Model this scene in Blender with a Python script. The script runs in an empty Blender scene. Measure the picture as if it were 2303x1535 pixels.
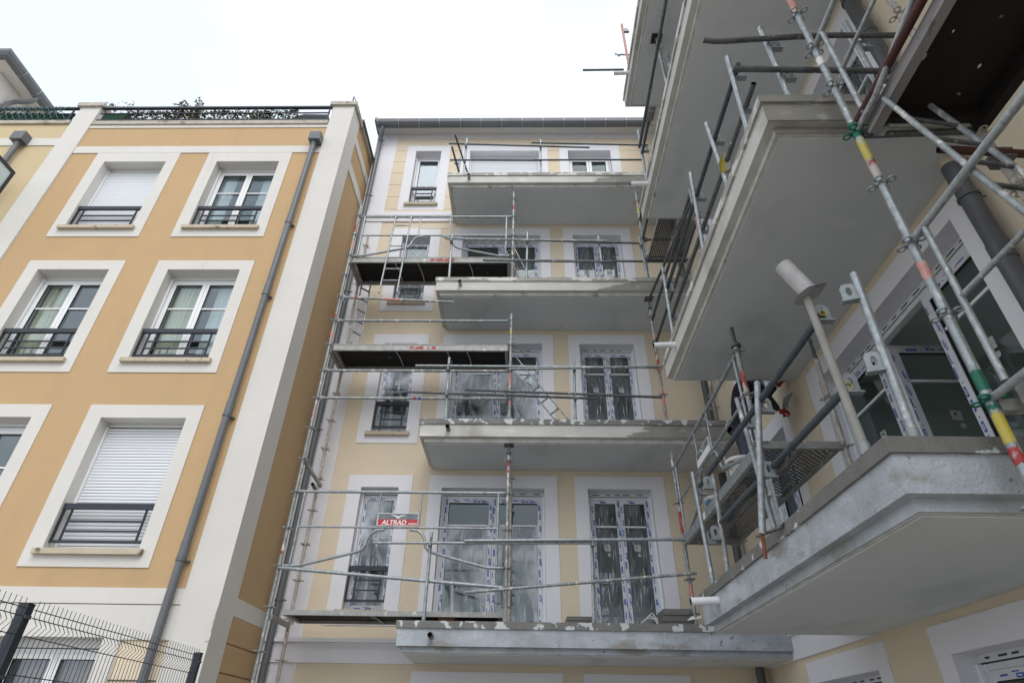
import bpy, math, random
from mathutils import Vector, Matrix
random.seed(7)
SC = bpy.context.scene
COL = SC.collection
R = math.radians

# ------------------------------------------------------------------ camera
cam = bpy.data.cameras.new('camera'); cam.sensor_width = 36.0; cam.lens = 20.80
cam.clip_start = 0.05; cam.clip_end = 1500.0
camo = bpy.data.objects.new('camera', cam); COL.objects.link(camo)
YAW, PIT, ROL = -0.0258091, 0.5987503, 0.0181478
fw = Vector((math.sin(YAW)*math.cos(PIT), math.cos(YAW)*math.cos(PIT), math.sin(PIT)))
r0 = Vector((math.cos(YAW), -math.sin(YAW), 0)); u0 = r0.cross(fw)
rt = r0*math.cos(ROL) + u0*math.sin(ROL); up = u0*math.cos(ROL) - r0*math.sin(ROL)
M = Matrix((rt, up, -fw)).transposed().to_4x4(); M.translation = (0, 0, 1.65)
camo.matrix_world = M
SC.camera = camo

# ------------------------------------------------------------------ overcast daylight
SUN_EL, SUN_AZ = R(50), R(165)          # azimuth measured from +Y clockwise: high, behind the camera
w = bpy.data.worlds.new('World'); SC.world = w; w.use_nodes = True
nt = w.node_tree; nt.nodes.clear()
o_ = nt.nodes.new('ShaderNodeOutputWorld'); bg = nt.nodes.new('ShaderNodeBackground')
sky = nt.nodes.new('ShaderNodeTexSky'); sky.sky_type = 'NISHITA'; sky.sun_disc = False
sky.sun_elevation = SUN_EL; sky.sun_rotation = SUN_AZ; sky.dust_density = 6.0; sky.air_density = 1.0
hs = nt.nodes.new('ShaderNodeHueSaturation'); hs.inputs['Saturation'].default_value = 0.30
mx = nt.nodes.new('ShaderNodeMix'); mx.data_type = 'RGBA'; mx.inputs['Factor'].default_value = 0.80
tc_ = nt.nodes.new('ShaderNodeTexCoord'); cl = nt.nodes.new('ShaderNodeTexNoise'); cl.inputs['Scale'].default_value = 1.3; cl.inputs['Detail'].default_value = 5
cr = nt.nodes.new('ShaderNodeValToRGB'); cr.color_ramp.elements[0].position = 0.36; cr.color_ramp.elements[0].color = (7.6, 8.4, 9.2, 1); cr.color_ramp.elements[1].position = 0.60; cr.color_ramp.elements[1].color = (11.0, 11.3, 11.7, 1)
nt.links.new(tc_.outputs['Generated'], cl.inputs['Vector']); nt.links.new(cl.outputs[0], cr.inputs[0]); nt.links.new(cr.outputs[0], mx.inputs['B'])
nt.links.new(sky.outputs[0], hs.inputs['Color']); nt.links.new(hs.outputs[0], mx.inputs['A'])
nt.links.new(mx.outputs['Result'], bg.inputs['Color']); bg.inputs['Strength'].default_value = 0.12
nt.links.new(bg.outputs[0], o_.inputs['Surface'])
sun = bpy.data.lights.new('sun', 'SUN'); sun.energy = 1.3; sun.angle = R(45); sun.color = (1.0, 0.965, 0.92)
so = bpy.data.objects.new('sun', sun); COL.objects.link(so)
sd = Vector((math.sin(SUN_AZ)*math.cos(SUN_EL), math.cos(SUN_AZ)*math.cos(SUN_EL), math.sin(SUN_EL)))
so.rotation_euler = sd.to_track_quat('Z', 'Y').to_euler(); so.location = (0, -10, 40)
SC.view_settings.view_transform = 'Standard'; SC.view_settings.look = 'None'
SC.view_settings.gamma = 1.0; SC.view_settings.exposure = 0.27; SC.view_settings.use_curve_mapping = False
SC.cycles.max_bounces = 8; SC.cycles.diffuse_bounces = 5; SC.cycles.transparent_max_bounces = 16
SC.cycles.caustics_reflective = False; SC.cycles.caustics_refractive = False

# ------------------------------------------------------------------ materials
def new_mat(name):
    m = bpy.data.materials.new(name); m.use_nodes = True
    return m, m.node_tree.nodes, m.node_tree.links, m.node_tree.nodes['Principled BSDF']
def ramp(n, stops):
    r = n.new('ShaderNodeValToRGB'); e = r.color_ramp.elements
    while len(e) < len(stops): e.new(0.5)
    for i, (p, c) in enumerate(stops): e[i].position = p; e[i].color = tuple(c) + (1,)
    return r
def mat(name, c, rough=0.7, metal=0.0, c2=None, scale=4.0, bump=0.0, bscale=60.0, stretch=(1,1,1), detail=6, lo=0.35, hi=0.7, spec=0.4, extra=None):
    m, n, l, p = new_mat(name)
    p.inputs['Roughness'].default_value = rough; p.inputs['Metallic'].default_value = metal
    p.inputs['Specular IOR Level'].default_value = spec
    p.inputs['Base Color'].default_value = tuple(c) + (1,)
    tc = n.new('ShaderNodeTexCoord'); mp = n.new('ShaderNodeMapping'); mp.inputs['Scale'].default_value = stretch
    l.new(tc.outputs['Object'], mp.inputs['Vector'])
    if c2 is not None:
        t = n.new('ShaderNodeTexNoise'); t.inputs['Scale'].default_value = scale; t.inputs['Detail'].default_value = detail
        t.inputs['Roughness'].default_value = 0.62
        l.new(mp.outputs[0], t.inputs['Vector'])
        r = ramp(n, [(lo, c), (hi, c2)]); l.new(t.outputs[0], r.inputs[0]); out = r.outputs[0]
        if extra:                       # a second, independent layer of marks: (colour, scale, lo, hi, stretch)
            for (ec, es, elo, ehi, est) in extra:
                mp2 = n.new('ShaderNodeMapping'); mp2.inputs['Scale'].default_value = est
                mp2.inputs['Location'].default_value = (3.1, 7.7, 1.3); l.new(tc.outputs['Object'], mp2.inputs['Vector'])
                t2 = n.new('ShaderNodeTexNoise'); t2.inputs['Scale'].default_value = es; t2.inputs['Detail'].default_value = 5
                l.new(mp2.outputs[0], t2.inputs['Vector'])
                r2 = ramp(n, [(elo, (0,0,0)), (ehi, (1,1,1))]); l.new(t2.outputs[0], r2.inputs[0])
                mm = n.new('ShaderNodeMix'); mm.data_type = 'RGBA'; l.new(r2.outputs[0], mm.inputs['Factor'])
                l.new(out, mm.inputs['A']); mm.inputs['B'].default_value = tuple(ec) + (1,); out = mm.outputs['Result']
        l.new(out, p.inputs['Base Color'])
    if bump:
        b = n.new('ShaderNodeBump'); b.inputs['Strength'].default_value = bump; b.inputs['Distance'].default_value = 0.01
        t = n.new('ShaderNodeTexNoise'); t.inputs['Scale'].default_value = bscale; t.inputs['Detail'].default_value = 4
        l.new(mp.outputs[0], t.inputs['Vector']); l.new(t.outputs[0], b.inputs['Height']); l.new(b.outputs[0], p.inputs['Normal'])
    return m
def glass(name, tint=(0.88,0.93,0.93), f0=0.085, refl=(0.84,0.91,1.0)):
    # clear pane: Schlick reflection by angle (the same from both sides), otherwise transparent
    m, n, l, p = new_mat(name); n.remove(p)
    out = n['Material Output']; mix = n.new('ShaderNodeMixShader'); lw_ = n.new('ShaderNodeLayerWeight'); lw_.inputs['Blend'].default_value = 0.5
    pw = n.new('ShaderNodeMath'); pw.operation = 'POWER'; pw.inputs[1].default_value = 5.0; l.new(lw_.outputs['Facing'], pw.inputs[0])
    ma = n.new('ShaderNodeMath'); ma.operation = 'MULTIPLY_ADD'; ma.inputs[1].default_value = 1-f0; ma.inputs[2].default_value = f0; l.new(pw.outputs[0], ma.inputs[0])
    tr = n.new('ShaderNodeBsdfTransparent'); tr.inputs['Color'].default_value = tint + (1,)
    gl = n.new('ShaderNodeBsdfGlossy'); gl.inputs['Roughness'].default_value = 0.015; gl.inputs['Color'].default_value = refl + (1,)
    l.new(ma.outputs[0], mix.inputs[0]); l.new(tr.outputs[0], mix.inputs[1]); l.new(gl.outputs[0], mix.inputs[2]); l.new(mix.outputs[0], out.inputs['Surface'])
    return m
def film(name, cover=0.5, seed=0.0):
    # crinkled protective polythene: mostly clear, milky in vertical streaks
    m, n, l, p = new_mat(name); n.remove(p)
    out = n['Material Output']; tc = n.new('ShaderNodeTexCoord'); fac = None
    for sc, st, lo, hi, g in ((7, (1.6,1,0.22), 0.46, 0.78, 0.75*cover), (30, (1.8,1,0.14), 0.58, 0.70, 0.75), (2.2, (1,1,0.7), 0.40, 0.70, 0.85*cover)):
        mp = n.new('ShaderNodeMapping'); mp.inputs['Scale'].default_value = st; mp.inputs['Location'].default_value = (seed, seed*2, seed*3)
        t = n.new('ShaderNodeTexNoise'); t.inputs['Scale'].default_value = sc; t.inputs['Detail'].default_value = 4; t.inputs['Distortion'].default_value = 0.5
        l.new(tc.outputs['Object'], mp.inputs['Vector']); l.new(mp.outputs[0], t.inputs['Vector'])
        r = ramp(n, [(lo, (0.03,)*3), (hi, (g,)*3)]); l.new(t.outputs[0], r.inputs[0])
        if fac is None: fac = r.outputs[0]
        else:
            mm = n.new('ShaderNodeMath'); mm.operation = 'MAXIMUM'; l.new(fac, mm.inputs[0]); l.new(r.outputs[0], mm.inputs[1]); fac = mm.outputs[0]
    tr = n.new('ShaderNodeBsdfTransparent'); d = n.new('ShaderNodeBsdfPrincipled'); d.inputs['Base Color'].default_value = (0.74,0.80,0.88,1)
    d.inputs['Roughness'].default_value = 0.42; mix = n.new('ShaderNodeMixShader')
    l.new(fac, mix.inputs[0]); l.new(tr.outputs[0], mix.inputs[1]); l.new(d.outputs[0], mix.inputs[2]); l.new(mix.outputs[0], out.inputs['Surface'])
    return m

WHITE = mat('white_render', (0.655,0.64,0.615), 0.85, c2=(0.61,0.60,0.575), scale=1.3, bump=0.25, bscale=220, extra=[((0.55,0.53,0.51), 2.0, 0.66, 0.9, (3,3,0.35))])
WHITE2 = mat('new_white_render', (0.765,0.77,0.82), 0.85, c2=(0.73,0.735,0.785), scale=1.1, bump=0.25, bscale=220)
ORANGE = mat('orange_render', (0.525,0.360,0.198), 0.9, c2=(0.487,0.342,0.196), scale=0.9, bump=0.45, bscale=260, extra=[((0.455,0.322,0.19), 1.4, 0.54, 0.82, (2,2,0.5)), ((0.565,0.39,0.225), 34, 0.62, 0.78, (1,1,1))])
CREAMA = mat('pale_ochre_render', (0.58,0.47,0.29), 0.9, c2=(0.55,0.45,0.29), scale=1.0, bump=0.45, bscale=260)
CREAM = mat('cream_render', (0.72,0.62,0.475), 0.9, c2=(0.68,0.595,0.475), scale=0.9, bump=0.4, bscale=260, extra=[((0.61,0.52,0.40), 1.2, 0.60, 0.9, (2,2,0.6))])
STONE = mat('sill_stone', (0.52,0.46,0.36), 0.8, c2=(0.44,0.38,0.29), scale=9, bump=0.3, bscale=90, extra=[((0.16,0.14,0.10), 7, 0.60, 0.72, (1,1,1))])
COPING = mat('coping_stone', (0.48,0.45,0.40), 0.85, c2=(0.38,0.34,0.29), scale=8, bump=0.3, bscale=90, extra=[((0.13,0.10,0.08), 5, 0.57, 0.72, (1,1,2))])
JOINT = mat('dark_joint', (0.12,0.10,0.08), 0.9)
CONC = mat('raw_concrete', (0.455,0.50,0.555), 0.8, c2=(0.30,0.325,0.35), scale=4.0, detail=12, lo=0.34, hi=0.72, bump=0.8, bscale=45, extra=[((0.55,0.60,0.65), 2.3, 0.55, 0.75, (0.7,0.7,2)), ((0.20,0.20,0.20), 14, 0.66, 0.74, (1,1,1)), ((0.26,0.255,0.24), 1.1, 0.60, 0.72, (1,1,0.8)), ((0.58,0.61,0.63), 14, 0.67, 0.76, (1,1,0.14)), ((0.12,0.12,0.12), 55, 0.70, 0.74, (1,1,1)), ((0.30,0.30,0.29), 3.0, 0.60, 0.66, (0.5,0.5,1.5))])
CONC2 = mat('primed_concrete', (0.57,0.57,0.55), 0.8, c2=(0.50,0.50,0.485), scale=3.0, bump=0.4, bscale=45, extra=[((0.36,0.345,0.31), 0.9, 0.57, 0.68, (1,1,0.7)), ((0.66,0.66,0.65), 5, 0.62, 0.72, (0.5,0.5,2))])
MORTAR = mat('fresh_mortar', (0.15,0.15,0.145), 0.75, c2=(0.20,0.20,0.19), scale=5, bump=0.5, bscale=60, extra=[((0.55,0.58,0.60), 6.0, 0.60, 0.62, (1,1,1.0))])
MORTARB = mat('splashed_mortar', (0.16,0.16,0.155), 0.75, c2=(0.22,0.22,0.21), scale=5, bump=0.5, bscale=60, extra=[((0.56,0.59,0.61), 8.5, 0.555, 0.57, (1,1,0.8))])
WETM = mat('wet_mortar_coat', (0.27,0.26,0.235), 0.7, c2=(0.20,0.195,0.175), scale=3, bump=0.5, bscale=50, extra=[((0.36,0.35,0.33), 6, 0.58, 0.68, (1,1,1))])
GALVP = mat('dull_galvanised_plate', (0.30,0.34,0.355), 0.55, 0.3, c2=(0.22,0.25,0.265), scale=18)
STAINP = mat('mortar_stained_tube', (0.31,0.305,0.285), 0.7, c2=(0.22,0.22,0.21), scale=12, stretch=(1,1,0.4), bump=0.3)
MORTAR2 = mat('drying_mortar', (0.30,0.295,0.275), 0.8, c2=(0.38,0.37,0.35), scale=4, bump=0.5, bscale=60, extra=[((0.60,0.60,0.58), 4.5, 0.54, 0.57, (1,1,1.6))])
SOFFIT = mat('soffit_paint', (0.63,0.665,0.69), 0.75, c2=(0.57,0.605,0.63), scale=0.7, bump=0.08, bscale=120, extra=[((0.50,0.53,0.55), 1.6, 0.56, 0.72, (1,0.5,1)), ((0.64,0.66,0.68), 3.5, 0.62, 0.70, (0.3,1.5,1))])
LIP = mat('drip_edge_filler', (0.60,0.60,0.585), 0.8, c2=(0.42,0.41,0.39), scale=7, bump=0.4, bscale=60, extra=[((0.30,0.28,0.25), 5, 0.62, 0.70, (1,1,1))])
ZINC = mat('zinc_grey_paint', (0.12,0.13,0.148), 0.45, 0.1, c2=(0.145,0.156,0.172), scale=6)
ZINCL = mat('zinc_bright', (0.55,0.57,0.60), 0.4, 0.5)
PIPE = mat('grey_pvc_pipe', (0.135,0.147,0.162), 0.42, c2=(0.112,0.122,0.136), scale=5, stretch=(1,1,0.3))
PIPED = mat('dark_grey_pvc_pipe', (0.075,0.08,0.09), 0.4, c2=(0.095,0.10,0.11), scale=5)
PVCW = mat('white_pvc', (0.78,0.80,0.83), 0.35)
SLAT = mat('shutter_slat_white', (0.74,0.77,0.82), 0.4)
TAPE = mat('protective_tape', (0.66,0.68,0.72), 0.4, c2=(0.58,0.61,0.66), scale=14)
BLUE = mat('tape_blue_print', (0.025,0.085,0.42), 0.45)
INK = mat('dark_print', (0.05,0.055,0.07), 0.5)
GASKET = mat('black_gasket', (0.02,0.02,0.022), 0.5)
ANTH = mat('anthracite_steel', (0.022,0.028,0.040), 0.42, 0.0, c2=(0.03,0.036,0.05), scale=12)
GLASS = glass('window_glass', f0=0.095); GLASSD = glass('new_window_glass', (0.84,0.90,0.89), 0.05)
FROST = mat('frosted_glass', (0.50,0.60,0.60), 0.25, c2=(0.58,0.66,0.66), scale=2)
FILM = film('polythene_film', 1.05, 0.3); FILM2 = film('polythene_film_thin', 0.30, 5.1)
ROOM = mat('room_plaster', (0.70,0.71,0.69), 0.9, c2=(0.62,0.63,0.62), scale=1)
CURT = mat('curtain_cream', (0.62,0.60,0.48), 0.9); CURTW = mat('curtain_white', (0.70,0.72,0.74), 0.9); BLIND = mat('brown_blind', (0.40,0.27,0.235), 0.8)
GLASSC = glass('clear_door_glass', (0.80,0.86,0.84), 0.025)
GALV = mat('galvanised_steel', (0.40,0.435,0.46), 0.4, 0.4, c2=(0.22,0.25,0.27), scale=22, bump=0.2, bscale=60, extra=[((0.56,0.57,0.56), 24, 0.62, 0.68, (1,1,0.5)), ((0.14,0.15,0.155), 16, 0.66, 0.74, (1,1,0.6))])
GALVD = mat('weathered_steel_tube', (0.14,0.15,0.158), 0.5, 0.4, c2=(0.07,0.077,0.083), scale=18, bump=0.1, bscale=80, extra=[((0.46,0.44,0.41), 20, 0.66, 0.72, (1,1,1))])
PLASTD = mat('plaster_splashed_tube', (0.50,0.46,0.42), 0.85, c2=(0.32,0.31,0.30), scale=16, bump=0.9, bscale=50, extra=[((0.40,0.16,0.11), 9, 0.66, 0.74, (1,1,0.4)), ((0.62,0.59,0.54), 24, 0.58, 0.66, (1,1,1))])
SPLASH = mat('splashed_galvanised_tube', (0.35,0.375,0.39), 0.5, 0.3, c2=(0.18,0.20,0.21), scale=20, bump=0.4, bscale=60, extra=[((0.62,0.60,0.56), 15, 0.57, 0.65, (1,1,0.6)), ((0.42,0.20,0.15), 7, 0.70, 0.76, (1,1,0.5))])
TBLUE = mat('blue_grey_tube', (0.055,0.075,0.095), 0.5, 0.2, c2=(0.085,0.105,0.12), scale=14, extra=[((0.25,0.25,0.24), 18, 0.70, 0.76, (1,1,1))])
ALUD = mat('grimy_aluminium', (0.23,0.22,0.225), 0.6, 0.2, c2=(0.32,0.31,0.32), scale=6, stretch=(1,0.3,1), extra=[((0.10,0.09,0.10), 9, 0.60, 0.68, (2,0.5,1))])
ALU = mat('aluminium_beam', (0.36,0.365,0.355), 0.55, 0.25, c2=(0.24,0.245,0.24), scale=9, bump=0.2, bscale=50, extra=[((0.60,0.58,0.53), 11, 0.62, 0.70, (1,1,1))])
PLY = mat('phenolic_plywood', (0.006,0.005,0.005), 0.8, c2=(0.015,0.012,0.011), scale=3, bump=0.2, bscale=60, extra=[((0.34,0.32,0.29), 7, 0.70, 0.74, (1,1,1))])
RED = mat('red_paint', (0.40,0.05,0.045), 0.6, c2=(0.30,0.045,0.04), scale=20, extra=[((0.45,0.42,0.41), 14, 0.52, 0.60, (1,1,0.5))])
REDP = mat('red_sign_sheet', (0.50,0.03,0.045), 0.4, c2=(0.40,0.03,0.04), scale=20, extra=[((0.62,0.50,0.50), 30, 0.70, 0.74, (1,1,1))])
REDFADE = mat('faded_red_sticker', (0.52,0.17,0.15), 0.6, c2=(0.60,0.42,0.38), scale=25)
OXRED = mat('oxide_red_steel', (0.075,0.022,0.018), 0.6, c2=(0.05,0.02,0.018), scale=10)
YEL = mat('yellow_paint', (0.52,0.41,0.04), 0.55, c2=(0.46,0.42,0.14), scale=20, extra=[((0.42,0.44,0.44), 12, 0.54, 0.62, (1,1,0.4))])
GREEN = mat('green_paint', (0.01,0.16,0.10), 0.5, c2=(0.02,0.11,0.07), scale=20, extra=[((0.36,0.40,0.41), 12, 0.60, 0.68, (1,1,0.4))])
RUST = mat('rusty_thread', (0.24,0.085,0.04), 0.9, c2=(0.12,0.05,0.03), scale=30)
SIGNW = mat('white_lettering', (0.78,0.77,0.76), 0.5); SIGNG = mat('smoked_sign_plate', (0.085,0.11,0.14), 0.3, c2=(0.20,0.24,0.26), scale=6)
WOODB = mat('brown_wood_block', (0.26,0.12,0.055), 0.8, c2=(0.17,0.08,0.04), scale=12, stretch=(0.4,3,3))
WOODG = mat('grey_formwork_board', (0.20,0.195,0.185), 0.85, c2=(0.13,0.125,0.12), scale=6, stretch=(0.3,4,4), bump=0.3, bscale=40)
PVCG = mat('grey_white_plastic', (0.44,0.44,0.45), 0.5, c2=(0.34,0.34,0.35), scale=12)
BUCK = mat('white_bucket_plastic', (0.70,0.70,0.71), 0.4, c2=(0.58,0.58,0.59), scale=7)
CYAN = mat('blue_bucket_label', (0.02,0.22,0.47), 0.45); ORGL = mat('orange_bucket_label', (0.50,0.16,0.07), 0.5)
CLOTH = mat('navy_work_clothes', (0.018,0.018,0.03), 0.95, c2=(0.035,0.035,0.055), scale=10, bump=0.4, bscale=25)
TROU = mat('grey_work_trousers', (0.065,0.065,0.10), 0.95, c2=(0.10,0.097,0.135), scale=9, bump=0.4, bscale=25)
GLOVE = mat('red_rubber_glove', (0.30,0.018,0.015), 0.6); SKIN = mat('skin', (0.40,0.23,0.16), 0.6); HAIR = mat('dark_hair', (0.02,0.014,0.01), 0.8)
BOOT = mat('dark_boot', (0.03,0.028,0.025), 0.7); STEEL = mat('trowel_steel', (0.30,0.31,0.32), 0.4, 0.6)
TRELLIS = mat('green_trellis', (0.045,0.12,0.11), 0.6); SCREEN = mat('dark_green_screen', (0.012,0.055,0.035), 0.9, c2=(0.02,0.075,0.05), scale=30)
LEAFB = mat('dry_hedge_leaf', (0.055,0.04,0.022), 0.8, c2=(0.07,0.065,0.035), scale=3); LEAFG = mat('plant_leaf', (0.05,0.085,0.02), 0.7, c2=(0.085,0.12,0.035), scale=5)
STEM = mat('plant_stem', (0.07,0.05,0.03), 0.9)
SLATE = mat('slate_roof', (0.09,0.095,0.105), 0.7, c2=(0.12,0.125,0.13), scale=4)
LINING = mat('white_eave_lining', (0.66,0.655,0.65), 0.6)
GROUND = mat('courtyard_ground', (0.36,0.345,0.32), 0.95, c2=(0.29,0.28,0.26), scale=0.7, bump=0.4, bscale=20)

# ------------------------------------------------------------------ mesh helpers
class MB:
    """collects geometry; materials are kept per face so one part can carry several finishes"""
    def __init__(s): s.v = []; s.f = []; s.m = []; s.mats = []; s.sm = []
    def mi(s, m):
        if m not in s.mats: s.mats.append(m)
        return s.mats.index(m)
    def face(s, pts, m, smooth=False):
        b = len(s.v); s.v += [tuple(p) for p in pts]; s.f.append(tuple(range(b, b+len(pts)))); s.m.append(s.mi(m)); s.sm.append(smooth)
    def add(s, vs, fs, m, smooth=False):
        b = len(s.v); s.v += [tuple(p) for p in vs]; k = s.mi(m)
        for f in fs: s.f.append(tuple(b+i for i in f)); s.m.append(k); s.sm.append(smooth)
    def box(s, a, b, m, skip=''):
        x0,y0,z0 = (min(a[i],b[i]) for i in range(3)); x1,y1,z1 = (max(a[i],b[i]) for i in range(3))
        vs = [(x0,y0,z0),(x1,y0,z0),(x1,y1,z0),(x0,y1,z0),(x0,y0,z1),(x1,y0,z1),(x1,y1,z1),(x0,y1,z1)]
        s.add(vs, [(0,3,2,1),(4,5,6,7),(0,1,5,4),(1,2,6,5),(2,3,7,6),(3,0,4,7)], m)
    def beam(s, p, q, wx, wz, m, upv=(0,0,1)):
        p, q = Vector(p), Vector(q); d = (q-p).normalized(); sd_ = d.cross(Vector(upv))
        if sd_.length < 1e-4: sd_ = Vector((1,0,0))
        sd_.normalize(); u_ = sd_.cross(d); vs = []
        for c in (p, q):
            for a, b in ((-1,-1),(1,-1),(1,1),(-1,1)): vs.append(c + sd_*a*wx/2 + u_*b*wz/2)
        s.add(vs, [(3,2,1,0),(4,5,6,7),(0,1,5,4),(1,2,6,5),(2,3,7,6),(3,0,4,7)], m)
    def tube(s, pts, r, m, n=10, hollow=False, inner=None, caps=True):
        pts = [Vector(p) for p in pts]; rings = []
        prev = None
        for i, p in enumerate(pts):
            d = ((pts[i+1]-p) if i == 0 else (p-pts[i-1]) if i == len(pts)-1 else (pts[i+1]-p).normalized()+(p-pts[i-1]).normalized()).normalized()
            if prev is None:
                a = d.cross(Vector((0,0,1)));  a = a if a.length > 1e-3 else Vector((1,0,0))
            else: a = prev - d*prev.dot(d)
            a.normalize(); b = d.cross(a); prev = a
            rr = r[i] if isinstance(r, (list, tuple)) else r
            rings.append([p + a*rr*math.cos(2*math.pi*k/n) + b*rr*math.sin(2*math.pi*k/n) for k in range(n)])
        vs = [v for rg in rings for v in rg]; fs = []
        for i in range(len(pts)-1):
            for k in range(n): fs.append((i*n+k, i*n+(k+1)%n, (i+1)*n+(k+1)%n, (i+1)*n+k))
        s.add(vs, fs, m, True)
        if caps:
            if hollow:
                for e, di in ((0, 1), (len(pts)-1, -1)):
                    d = (pts[1]-pts[0] if e == 0 else pts[-2]-pts[-1]).normalized(); rr = r[e] if isinstance(r,(list,tuple)) else r
                    inn = [pts[e]+(v-pts[e])*0.82 for v in rings[e]]; dep = [v+d*rr*3 for v in inn]
                    vv = list(rings[e])+inn+dep; ff = []
                    for k in range(n):
                        k2 = (k+1)%n; ff.append((k,k2,n+k2,n+k)); ff.append((n+k,n+k2,2*n+k2,2*n+k))
                    ff.append(tuple(range(2*n,3*n))); s.add(vv, ff, inner or GASKET)
            else:
                s.face(list(reversed(rings[0])), m); s.face(rings[-1], m)
    def cyl(s, p, q, r, m, n=10, **k): s.tube([p, q], r, m, n, **k)
    def mesh(s, name):
        me = bpy.data.meshes.new(name); me.from_pydata(s.v, [], s.f)
        for m in s.mats: me.materials.append(m)
        me.polygons.foreach_set('material_index', s.m); me.polygons.foreach_set('use_smooth', s.sm); me.update()
        return me

ORG = {}
def thing(name, label, cat, loc=(0,0,0), group=None, kind=None):
    o = bpy.data.objects.new(name, None); COL.objects.link(o); o.location = loc; o.empty_display_size = 0.2
    o['label'] = label; o['category'] = cat
    if group: o['group'] = group
    ORG[o.name] = Vector(loc); return o
def part(name, mb, parent, loc=None, rot=None, label=None, kind=None):
    """mb: MB in world coordinates (loc None) or in its own frame placed at loc / rot below parent's frame"""
    if isinstance(mb, MB):
        if loc is None and parent is not None:
            o_ = ORG[parent.name]
            if o_.length: mb.v = [(x-o_.x, y-o_.y, z-o_.z) for x, y, z in mb.v]
        mb = mb.mesh(name)
    o = bpy.data.objects.new(name, mb); COL.objects.link(o)
    if parent is not None: o.parent = parent
    ORG[o.name] = ORG[parent.name] if (parent is not None and loc is None) else Vector((0,0,0))
    if loc is not None: o.location = Vector(loc) - (ORG[parent.name] if parent is not None else Vector())
    if rot is not None: o.rotation_euler = (0,0,rot)
    if label: o['label'] = label
    if kind: o['kind'] = kind
    return o
def solo(name, mb, label, cat, group=None, loc=(0,0,0)):
    loc = Vector(loc); mb.v = [(x-loc.x, y-loc.y, z-loc.z) for x, y, z in mb.v]
    o = bpy.data.objects.new(name, mb.mesh(name)); COL.objects.link(o); o.location = loc
    o['label'] = label; o['category'] = cat; ORG[o.name] = loc
    if group: o['group'] = group
    return o
def copy_tree(o, parent=None):
    c = o.copy(); COL.objects.link(c); c.parent = parent
    ORG[c.name] = ORG[o.name].copy()
    for ch in list(o.children): copy_tree(ch, c)
    return c

def sheet(mb, u0, u1, v0, v1, holes, m, place):
    us = sorted({u0, u1} | {min(max(h[i],u0),u1) for h in holes for i in (0,1)})
    vs = sorted({v0, v1} | {min(max(h[i],v0),v1) for h in holes for i in (2,3)})
    idx = {}; pts = []; fs = []
    def pt(i, j):
        if (i,j) not in idx: idx[(i,j)] = len(pts); pts.append(place(us[i], vs[j]))
        return idx[(i,j)]
    for i in range(len(us)-1):
        for j in range(len(vs)-1):
            cu, cv = (us[i]+us[i+1])/2, (vs[j]+vs[j+1])/2
            if any(h[0] < cu < h[1] and h[2] < cv < h[3] for h in holes): continue
            fs.append((pt(i,j), pt(i+1,j), pt(i+1,j+1), pt(i,j+1)))
    mb.add(pts, fs, m)
def ring(o, i, depth, m, proud=0.014):
    """window surround in a facade frame: x right, y into the wall, z up; o outer, i inner rectangle (x0,x1,z0,z1)"""
    mb = MB(); y = -proud
    P = lambda r, k, yy: ((r[0],yy,r[2]),(r[1],yy,r[2]),(r[1],yy,r[3]),(r[0],yy,r[3]))[k]
    floor_ = i[2] <= o[2]+1e-6
    for k in range(4):
        k2 = (k+1) % 4
        if not (floor_ and k == 0):
            mb.face([P(o,k,y),P(o,k2,y),P(i,k2,y),P(i,k,y)], m)
            mb.face([P(o,k,0.004),P(o,k2,0.004),P(o,k2,y),P(o,k,y)], m)
        mb.face([P(i,k,y),P(i,k2,y),P(i,k2,depth),P(i,k,depth)], m)
    return mb
# --- joinery, frame: origin lower left corner of the opening at the frame's front, x right, y inwards, z up
def room_mb(W, H, dz=0.3, dx=0.3, y0=0.075, dep=2.4):
    mb = MB(); x0,x1,z0,z1 = -dx, W+dx, -dz, H+0.15; y1 = y0+dep
    for f in ([(x0,y1,z0),(x1,y1,z0),(x1,y1,z1),(x0,y1,z1)], [(x0,y0,z0),(x0,y1,z0),(x0,y1,z1),(x0,y0,z1)], [(x1,y0,z0),(x1,y0,z1),(x1,y1,z1),(x1,y1,z0)],
              [(x0,y0,z0),(x1,y0,z0),(x1,y1,z0),(x0,y1,z0)], [(x0,y0,z1),(x0,y1,z1),(x1,y1,z1),(x1,y0,z1)]): mb.face(f, ROOM)
    for a in ((x0,0.0,z0,z1),(W,x1,z0,z1),(0.0,W,z0,0.0),(0.0,W,H,z1)): mb.face([(a[0],y0,a[2]),(a[1],y0,a[2]),(a[1],y0,a[3]),(a[0],y0,a[3])], ROOM)
    return mb
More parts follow.
